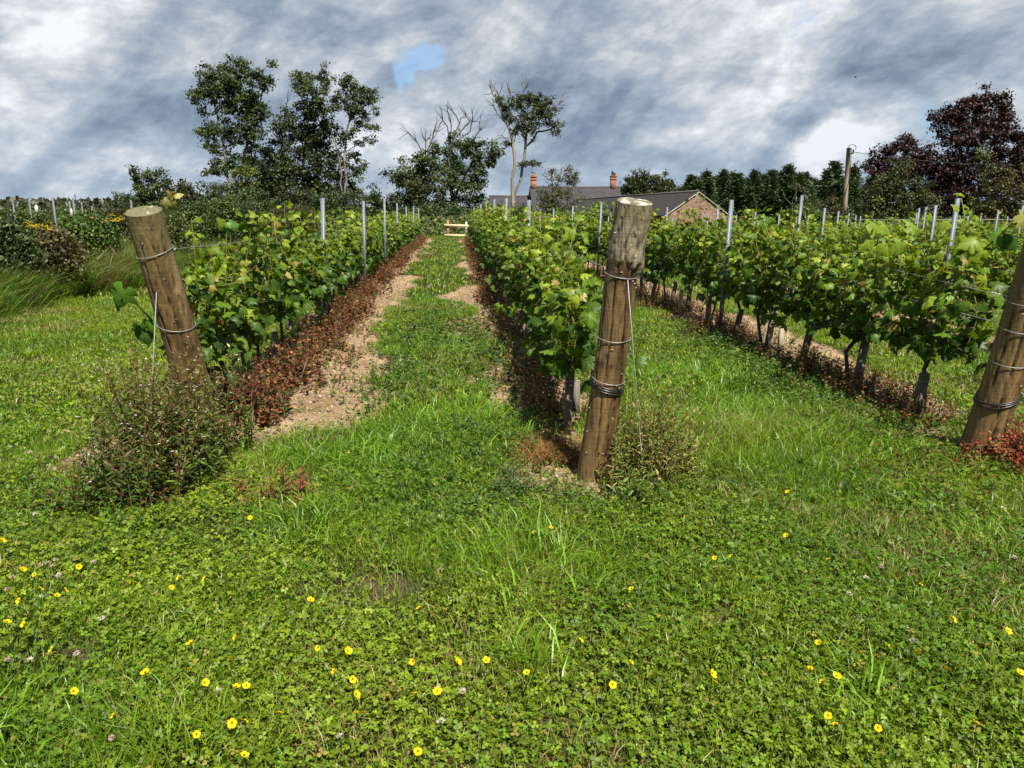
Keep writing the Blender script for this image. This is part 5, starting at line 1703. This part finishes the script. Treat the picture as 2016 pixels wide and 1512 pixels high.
# rough vegetation beyond the end of the rows, between the fence and the buildings
g = Geo()
n = 60000
xx = rng.uniform(-24, 44, n)
yy = rng.uniform(38.6, 52, n)
hh = (0.45 + 0.75 * fbm(xx, yy, 0.35, 4, 13)) * sstep(38.3, 40, yy)
zz = ground_z(xx, yy) + hh * rng.random(n)
g.inst(OVAL, np.stack([xx, yy, zz], 1), rdir(n), rdir(n) + [0, -0.3, 0.8], 0.16, pick([(0.06, 0.11, 0.02), (0.09, 0.14, 0.024), (0.05, 0.085, 0.02), (0.12, 0.13, 0.03), (0.09, 0.07, 0.025)], n, 1)[:, 0])
tag(build('rough_undergrowth', g, M_TREE), 'rough green undergrowth beyond the far end of the vine rows', None, kind='stuff')

# ragwort on the bank
for k, (px, py, Y, txt) in enumerate(((68, 442, 15.5, 'yellow ragwort in the brown thicket on the left bank'), (100, 455, 15, 'low yellow ragwort right of the brown thicket'), (212, 428, 17, 'yellow ragwort left of the mossy post top'), (240, 430, 17.5, 'small yellow ragwort touching the mossy post outline'), (88, 447, 16, 'tall yellow ragwort between the two others on the left bank'))):
    c = at(px, py, Y)
    gz = float(ground_z(c[0], c[1]))
    root = thing('ragwort', txt, 'flower', (c[0], c[1], gz), 'ragwort plants')
    gs, gf = Geo(), Geo()
    m = 14
    tips = c + rng.normal(0, 1, (m, 3)) * [0.14, 0.12, 0.05]
    for t_ in tips:
        gs.tube([(c[0] + rng.normal(0, 0.05), c[1], gz), (c[0] * 0.5 + t_[0] * 0.5, t_[1], gz + (t_[2] - gz) * 0.6), t_], 0.004, (0.12, 0.12, 0.03), 4)
    q = np.repeat(tips, 9, 0) + rng.normal(0, 0.03, (m * 9, 3)) * [1, 1, 0.4]
    gf.inst(OVAL, q, rdir(m * 9) * [1, 1, 0.3], rdir(m * 9) * 0.3 + [0, -0.3, 1], 0.028, np.tile([0.85, 0.64, 0.015], (m * 9, 1)) * (0.6 + 0.5 * rng.random((m * 9, 1))))
    build('stems', gs, M_HERB, root)
    build('flower_heads', gf, M_PETAL, root)['kind'] = 'stuff'

# posts of the vineyard block on the left
for k, (px, py, Y, h, txt) in enumerate(((103, 389, 18, 1.2, 'grey steel post standing tallest in the far left block'), (143, 390, 21, 1.2, 'grey steel post just right of the white tube on the far left'), (136, 396, 22, 1.0, 'thin steel post left of the white tube at the far left'), (57, 396, 24, 1.0, 'thin steel post on the left skyline beside the white cap'),
                                         (24, 393, 24, 1.1, 'thin steel post near the left edge on the skyline'), (160, 398, 26, 1.0, 'thin steel post on the skyline left of the mossy post'), (257, 394, 20, 1.0, 'steel post rising behind the mossy post top'), (180, 404, 26, 1.0, 'shortest steel post on the skyline left of the mossy post'))):
    c = at(px, py, Y)
    gz = float(ground_z(c[0], c[1]))
    steel_post(txt, (c[0], c[1], gz), c[2] - gz, (0.0, 0.0), 0.034, 'steel posts of the left block', (0.13, 0.14, 0.15))
for px, py, Y, txt in ((72, 411, 20, 'white plastic cap on a post in the left block'), (141, 418, 19, 'narrow white plastic vine tube in the left block')):
    c = at(px, py, Y)
    gz = float(ground_z(c[0], c[1]))
    root = thing('plastic_tube', txt, 'tube', (c[0], c[1], gz))
    r = 0.04 if px < 100 else 0.025
    g = Geo()
    g.tube([(c[0], c[1], c[2] - 0.12), (c[0], c[1], c[2] + 0.04), (c[0], c[1], c[2] + 0.07), (c[0], c[1], c[2] + 0.11)], [r, r, r * 0.7, r * 0.65], (0.75, 0.74, 0.72), 10)
    build('tube', g, M_PLAIN, root, True)
    g = Geo()
    g.tube([(c[0], c[1], gz), (c[0], c[1], c[2] - 0.12)], 0.015, (0.2, 0.16, 0.12), 6)
    build('pole', g, M_WOOD, root, True)
c = at(147, 382, 120)
g = Geo()
g.tube([(c[0], 120, -3), (c[0], 120, c[2])], [0.12, 0.05], (0.4, 0.5, 0.55), 6)
g.tube([(c[0] - 0.3, 120, c[2] - 0.3), (c[0] + 0.3, 120, c[2] - 0.3)], 0.05, (0.4, 0.5, 0.55), 5)
tag(build('mast', g, M_STEEL), 'thin pale mast far off on the left skyline', 'mast')


# ------------------------------------------------------------------ shoots that stand out of the vines
def shoot(label, pts, leaves, col=(0.16, 0.13, 0.05), r=0.006):
    root = thing('vine_shoot', label, 'vine shoot', pts[0], 'stray vine shoots')
    g = Geo()
    g.tube(pts, np.linspace(r, r * 0.45, len(pts)), col, 6)
    build('stem', g, M_STEM, root, True)
    gl = Geo()
    for k, (p, t, n_, s, c) in enumerate(leaves):
        gl.inst(VINE_LEAVES[k % 5], np.array([p]), np.array([t], float), np.array([n_], float), s, np.array([c]))
    build('leaves', gl, M_LEAF, root)


YG, MG, YB = (0.20, 0.30, 0.03), (0.09, 0.20, 0.02), (0.26, 0.20, 0.06)
P_ = lambda px, py, Y: at(px, py, Y)
shoot('dark vine shoot with one big green leaf poking out left of the mossy end post', [P_(300, 632, 5.35), P_(275, 605, 5.3), P_(246, 572, 5.25)],
      [(P_(243, 566, 5.2), (-0.5, 0, -0.9), (0.2, -1, 0.5), 0.17, MG), (P_(226, 578, 5.22), (-0.2, 0, -1), (-0.7, -0.7, 0.4), 0.13, (0.06, 0.15, 0.02)), (P_(290, 630, 5.35), (0.2, 0, -1), (0, -1, 0.3), 0.10, MG), (P_(270, 640, 5.4), (-0.2, 0, -1), (0, -1, 0.5), 0.11, (0.05, 0.12, 0.02)), (P_(285, 655, 5.4), (0.1, 0, -1), (0, -1, 0.5), 0.11, (0.05, 0.12, 0.02))], (0.05, 0.04, 0.03), 0.007)
shoot('withered yellow brown shoot tip curling above the mossy post top', [P_(365, 470, 5.3), P_(350, 440, 5.2), P_(345, 400, 5.1), P_(338, 378, 5.05)],
      [(P_(335, 378, 5.05), (-0.3, 0, -0.8), (0.4, -1, 0.6), 0.055, YB), (P_(322, 392, 5.05), (0.6, 0, -0.6), (0, -1, 0.6), 0.06, (0.20, 0.18, 0.05)), (P_(345, 382, 5.05), (0.7, 0, 0.1), (0, -0.6, 1), 0.055, (0.42, 0.38, 0.14)), (P_(342, 395, 5.08), (-0.5, 0, -0.8), (0.3, -1, 0.3), 0.08, (0.20, 0.20, 0.05))], (0.35, 0.28, 0.12), 0.004)
shoot('leafy shoot standing above the left row near the post', [P_(455, 520, 7.0), P_(454, 470, 7.0), P_(452, 445, 7.0)],
      [(P_(433, 432, 6.95), (-0.3, 0, -0.9), (-0.2, -1, 0.4), 0.10, YG), (P_(450, 436, 7.0), (0.5, 0, -0.3), (0, -0.8, 0.9), 0.10, MG), (P_(445, 450, 7.0), (0.2, 0, -0.9), (0, -1, 0.2), 0.10, (0.04, 0.10, 0.018)), (P_(465, 440, 7.05), (0.8, 0, -0.2), (0, -0.7, 1), 0.08, MG)])
shoot('upright shoot with broad pale leaves above the row at the right', [P_(1722, 560, 5.6), P_(1726, 500, 5.55), P_(1728, 470, 5.5)],
      [(P_(1712, 438, 5.4), (0.8, 0, -0.3), (0, -0.8, 0.9), 0.14, YG), (P_(1735, 442, 5.45), (0.8, 0, -0.5), (0, -0.9, 0.7), 0.12, YG), (P_(1715, 470, 5.4), (-0.6, 0, -0.6), (0, -1, 0.6), 0.12, YG), (P_(1740, 478, 5.4), (0.6, 0, -0.7), (0, -1, 0.6), 0.13, YG), (P_(1785, 440, 5.4), (0.9, 0, -0.2), (0, -0.8, 0.8), 0.14, YG), (P_(1775, 475, 5.4), (-0.5, 0, -0.6), (0, -1, 0.6), 0.13, YG)])
shoot('long slanting shoot crossing above the row beside the right edge', [P_(1905, 520, 4.9), P_(1960, 470, 4.8), P_(2010, 425, 4.7)],
      [(P_(1935, 490, 4.8), (-0.5, 0, -0.6), (0, -1, 0.6), 0.14, YG), (P_(1965, 455, 4.8), (0.5, 0, -0.6), (0, -1, 0.7), 0.14, MG), (P_(1990, 460, 4.8), (0.5, 0, -0.6), (0, -1, 0.5), 0.15, (0.05, 0.12, 0.02)), (P_(1925, 470, 4.8), (-0.7, 0, -0.2), (0, -.8, 0.9), 0.13, YG), (P_(2008, 422, 4.7), (0.6, 0, -0.6), (0, -1, 0.6), 0.12, (0.3, 0.32, 0.08))], (0.26, 0.22, 0.07), 0.007)
shoot('low yellow green shoot reaching out over the soil from the second row', [P_(1045, 620, 8.6), P_(1020, 612, 8.5), P_(982, 612, 8.4)],
      [(P_(985, 600, 8.4), (-0.2, 0, -0.9), (0, -1, 0.4), 0.12, YG), (P_(1008, 605, 8.45), (0.1, 0, -0.9), (0, -1, 0.4), 0.13, YG), (P_(1040, 605, 8.5), (0.1, 0, -0.9), (0.2, -1, 0.4), 0.12, YG), (P_(1028, 598, 8.5), (0.5, 0, 0.2), (0, -1, 0.7), 0.10, YG)])


# ------------------------------------------------------------------ buildings, fence, pole
def roof_quad(g, a, b, c, d, nu, nv, thick=0.08):
    """a-b along the ridge, d-c along the eave; Col carries slate courses."""
    a, b, c, d = map(lambda v: np.asarray(v, float), (a, b, c, d))
    n = nrm(np.cross(b - a, d - a))
    if n[2] < 0:
        n = -n
    top = [a, b, c, d]
    bot = [p - n * thick for p in top]
    cols = np.array([(0, 0, 0), (nu, 0, 0), (nu, nv, 0), (0, nv, 0)]) * 0.01
    g.add(top, [(0, 1, 2), (0, 2, 3)], cols)
    for k in range(4):
        j = (k + 1) % 4
        g.add([top[k], top[j], bot[j], bot[k]], [(0, 1, 2), (0, 2, 3)], cols[[k, j, j, k]])
    g.add(bot, [(0, 2, 1), (0, 3, 2)], cols)


def house_block(root, x0, x1, y0, y1, zb, ze, zr, wall_m, roof_m, over=0.2):
    """A gabled block with its ridge along x."""
    ym = (y0 + y1) / 2
    w = Geo()
    wc = (0.40, 0.22, 0.15)
    for y in (y0, y1):
        w.poly([(x0, y, zb), (x1, y, zb), (x1, y, ze), (x0, y, ze)], wc)
    for x in (x0, x1):
        w.poly([(x, y0, zb), (x, y1, zb), (x, y1, ze), (x, ym, zr - 0.05), (x, y0, ze)], wc)
    build('wall', w, wall_m, root)
    r = Geo()
    k = (zr - ze) / (ym - y0)
    lo = ze - over * k
    L = x1 - x0 + 2 * over
    roof_quad(r, (x0 - over, ym, zr), (x1 + over, ym, zr), (x1 + over, y0 - over, lo), (x0 - over, y0 - over, lo), L / 0.35, 14)
    roof_quad(r, (x1 + over, ym, zr), (x0 - over, ym, zr), (x0 - over, y1 + over, lo), (x1 + over, y1 + over, lo), L / 0.35, 14)
    ro = build('roof', r, roof_m, root)
    c = Geo()
    c.tube([(x0 - over, ym, zr + 0.03), ((x0 + x1) / 2, ym, zr + 0.03), (x1 + over, ym, zr + 0.03)], 0.10, (0.16, 0.15, 0.15), 6)
    build('ridge_tiles', c, M_PLAIN, ro)
    return ro


def chimney(ro, x, y, zb, z, w, brick, pot_c):
    w *= 0.88
    g = Geo()
    g.box((x - w / 2, y - w / 2, zb), (x + w / 2, y + w / 2, z), (1, 1, 1))
    g.box((x - w / 2 - 0.05, y - w / 2 - 0.05, z - 0.35), (x + w / 2 + 0.05, y + w / 2 + 0.05, z - 0.18), (1, 1, 1))
    g.box((x - w / 2 - 0.08, y - w / 2 - 0.08, z), (x + w / 2 + 0.08, y + w / 2 + 0.08, z + 0.12), (1, 1, 1))
    ch = build('chimney', g, brick, ro)
    return ch


M_BRICK = brick_mat('barn_brick', (0.17, 0.085, 0.062), (0.34, 0.215, 0.16), (0.30, 0.25, 0.20), 1.9, rot=-0.326)
M_CHIM = brick_mat('chimney_brick', (0.34, 0.105, 0.055), (0.42, 0.155, 0.085), (0.36, 0.28, 0.22), 2.2)
M_SLATE = slate_mat('house_slate', (0.040, 0.039, 0.044))
M_SLATE2 = slate_mat('barn_slate', (0.017, 0.016, 0.017))
YH = 94.0
a0, a1 = at(1046, 368, YH), at(1216, 368, YH)
house = thing('farmhouse', 'slate roofed farmhouse with two red brick chimneys behind the bushes', 'house', ((a0[0] + a1[0]) / 2, YH, -2.8))
ro = house_block(house, a0[0], a1[0], YH - 3.6, YH + 3.6, -2.9, a0[2] - 2.6, a0[2], M_CHIM, M_SLATE)
for px, ptop, pc in ((1050.5, 349, (0.48, 0.32, 0.15)), (1207.5, 348, (0.06, 0.055, 0.055))):
    c = at(px, ptop, YH)
    chimney(ro, c[0], YH, a0[2] - 0.5, c[2], 0.72, M_CHIM, pc)
    g = Geo()
    for dx in (-0.12, 0.14):
        hgt = 0.62 if dx < 0 else 0.45
        g.tube([(c[0] + dx, YH, c[2] + 0.10), (c[0] + dx, YH, c[2] + 0.3), (c[0] + dx, YH, c[2] + hgt)], [0.15, 0.12, 0.13], pc, 9)
    build('chimney_pot', g, M_PLAIN, ro, True)
w0, w1 = at(966, 386, YH + 1), at(1046, 385, YH + 1)
wing = house_block(house, w0[0], w1[0] - 0.25, YH - 2.2, YH + 3.8, -2.9, w0[2] - 2.1, w0[2], M_CHIM, M_SLATE)
g = Geo()
c = at(1036, 403, YH - 1.2)
kk = math.atan2(2.1, 3.0)
g.box((-0.45, -0.35, 0.0), (0.45, 0.35, 0.07), (0.02, 0.022, 0.026), np.array([[1, 0, 0, c[0]], [0, math.cos(kk), -math.sin(kk), YH - 0.85], [0, math.sin(kk), math.cos(kk), w0[2] - 1.05], [0, 0, 0, 1]], float))
build('skylight', g, M_PLAIN, house)

# the barn: gable towards us, ridge running back to the left
ap = at(1375, 378, 64.0)
axd = nrm(np.array([-0.32, 0.947, 0.0]))
gd = np.array([0.947, 0.32, 0.0])
LEN, HW = 22.0, 3.05
barn = thing('barn', 'long brick barn with dark slate roof and a gable facing the vines', 'barn', (ap[0], ap[1], -2.8))
ze = at(1437, 422, 65.0)[2]
zb = -2.9
apf = ap + axd * LEN + np.array([0, 0, -0.55])
el, er = ap - gd * HW, ap + gd * HW
el[2] = er[2] = ze
elf, erf = el + axd * LEN + np.array([0, 0, -0.25]), er + axd * LEN + np.array([0, 0, -0.25])
g = Geo()
low = lambda p: np.array([p[0], p[1], zb])
g.poly([low(el), low(er), er, ap - [0, 0, 0.04], el], (1, 1, 1))
g.poly([low(elf), low(erf), erf, apf - [0, 0, 0.04], elf], (1, 1, 1))
g.poly([low(el), low(elf), elf, el], (1, 1, 1))
g.poly([low(er), low(erf), erf, er], (1, 1, 1))
build('brick_wall', g, M_BRICK, barn)
g = Geo()
ov = 0.22
down_l, down_r = (el - ap) / np.linalg.norm(el - ap) * ov, (er - ap) / np.linalg.norm(er - ap) * ov
fr = -axd * 0.06
roof_quad(g, ap + fr + [0, 0, .05], apf + [0, 0, .05], elf + down_l + [0, 0, .05], el + down_l + fr + [0, 0, .05], LEN / 0.4, 13)
roof_quad(g, apf + [0, 0, .05], ap + fr + [0, 0, .05], er + down_r + fr + [0, 0, .05], erf + down_r + [0, 0, .05], LEN / 0.4, 13)
bro = build('roof', g, M_SLATE2, barn)
g = Geo()
f2 = -axd * 0.11
for e_, dn in ((el, down_l), (er, down_r)):
    g.tube([ap + f2 + [0, 0, 0.0], (ap + e_) / 2 + f2, e_ + dn + f2], 0.032, (0.50, 0.46, 0.40), 6)
build('pointed_verge', g, M_PLAIN, barn)
g = Geo()
g.tube([ap + [0, 0, 0.09], (ap + apf) / 2 + [0, 0, 0.09], apf + [0, 0, 0.09]], 0.09, (0.09, 0.085, 0.085), 6)
build('ridge_tiles', g, M_PLAIN, bro)

# post and rail fence across the end of the path
fa, fb = on_ground(881, 470), on_ground(937, 474)
fy = 38.1
fence = thing('timber_fence', 'new pale post and rail timber fence across the end of the grass path', 'fence', (fa[0], fy, 0))
for px, zt, col in ((882, 0.82, (0.40, 0.20, 0.09)), (938, 0.16, (0.38, 0.20, 0.10))):
    x = at(px, 450, fy)[0]
    g = Geo()
    g.box((x - 0.055, fy - 0.055, -0.15), (x + 0.055, fy + 0.055, zt), col)
    build('post', g, M_WOOD, fence)
xa, xb = at(875, 450, fy)[0], at(937.5, 450, fy)[0]
for py in (443.5, 463):
    z = at(905, py, fy)[2]
    g = Geo()
    M = np.eye(4)
    M[:3, 3] = (xa, fy - 0.08, z)
    M[2, 0] = -0.03
    g.box((0, -0.022, -0.065), (xb - xa, 0.022, 0.065), (0.66, 0.50, 0.28), M)
    build('rail', g, M_WOOD, fence)
x = at(918, 442, fy + 1.5)[0]
g = Geo()
g.box((x - 0.05, fy + 1.45, 0), (x + 0.05, fy + 1.55, at(918, 437, fy + 1.5)[2]), (0.62, 0.55, 0.42))
tag(build('fence_stub', g, M_WOOD), 'pale stub post just behind the timber fence', 'post')

# utility pole
YP = 56.0
pt, pb_ = at(1671, 291, YP), at(1661, 440, YP)
pole = thing('utility_pole', 'weathered wooden utility pole in front of the conifers', 'pole', (pb_[0], YP, float(ground_z(pb_[0], YP))))
g = Geo()
gz = float(ground_z(pb_[0], YP))
d = (pt - pb_) / np.linalg.norm(pt - pb_)
g.tube([pb_ + d * ((gz - 0.2 - pb_[2]) / d[2]), (pb_ + pt) / 2, pt], [0.19, 0.165, 0.14], (0.34, 0.285, 0.20), 12)
build('pole', g, M_WOOD, pole, True)
g = Geo()
th = np.linspace(0, PI * 1.2, 14)
g.tube(pt + np.stack([0.25 - 0.3 * np.cos(th), 0 * th, 0.22 * np.sin(th)], 1), 0.025, (0.03, 0.03, 0.03), 5)
g.tube([pt + [0.16, -0.1, 0.0], pt + [0.22, -0.15, -2.0], pt + [-0.2, -0.17, -4.2], pb_ + [-0.1, -0.18, 0]], 0.03, (0.04, 0.04, 0.04), 5)
build('cable', g, M_BLACK, pole, True)
g = Geo()
g.box((pt[0] - 0.05, YP - 0.2, pt[2] - 0.42), (pt[0] + 0.32, YP - 0.12, pt[2] - 0.30), (0.10, 0.09, 0.08))
g.tube([(pt[0] + 0.28, YP - 0.16, pt[2] - 0.30), (pt[0] + 0.28, YP - 0.16, pt[2] - 0.12)], [0.06, 0.04], (0.2, 0.1, 0.07), 8)
build('bracket', g, M_PLAIN, pole)
e = at(2060, 322, 57.0)
g = Geo()
s_ = pt + np.array([0.3, -0.16, -0.3])
u = np.linspace(0, 1, 14)[:, None]
g.tube(s_ + (e - s_) * u - np.array([0, 0, 0.35]) * (4 * u * (1 - u)), 0.022, (0.03, 0.03, 0.03), 5)
tag(build('overhead_wire', g, M_BLACK, smooth=True), 'dark overhead wire running right from the utility pole', 'wire')

# low dark wall seen between the rows and the copper beech
g = Geo()
a_, b_ = at(1690, 440, 47), at(1990, 446, 47)
g.box((a_[0], 46.8, float(ground_z(a_[0], 47)) - 0.2), (b_[0], 47.1, at(1760, 434, 47)[2]), (0.055, 0.05, 0.05))
g.box((a_[0], 46.72, at(1760, 434, 47)[2]), (b_[0], 47.18, at(1760, 434, 47)[2] + 0.08), (0.16, 0.15, 0.15))
tag(build('low_wall', g, solid_mat('old_wall', 0.9, 0.1, 0, (3, 3, 6), 0.5)), 'low dark wall behind the vines in front of the copper beech', 'wall')

# bamboo canes standing above the right-hand rows
for k, (p0, p1, Y) in enumerate((((1672, 450), (1678, 412), 30), ((1806, 450), (1812, 414), 22), ((1978, 450), (1981, 413), 20))):
    b = at(p0[0], p0[1], Y)
    e = at(p1[0], p1[1], Y)
    d = (b - e)
    s = b + d * ((0 - b[2]) / d[2])
    g = Geo()
    g.tube([s, (s + e) / 2, e], 0.012, (0.50, 0.42, 0.28), 6)
    tag(build('bamboo_cane', g, M_WOOD, smooth=True), ('thin pale cane above the vines below the utility pole', 'thin pale cane above the vines below the copper beech', 'thin pale cane above the vines near the right edge')[k], 'cane')

# the bird high in the sky
c = at(1684, 153, 60)
g = Geo()
g.tube([c + [-0.07, 0, -0.02], c + [0, 0, 0], c + [0.06, 0, 0.02], c + [0.09, 0, 0.02]], [0.01, 0.025, 0.02, 0.01], (0.03, 0.03, 0.035), 6)
for s in (-1, 1):
    g.poly([c + [0.03, 0.01 * s, 0.02], c + [-0.03, 0.01 * s, 0.0], c + [-0.06, 0.08 * s, 0.08], c + [-0.03, 0.15 * s, 0.11], c + [0.02, 0.09 * s, 0.09]], (0.03, 0.03, 0.035))
tag(build('bird', g, M_PLAIN), 'tiny dark bird flying in the sky at the upper right', 'bird')
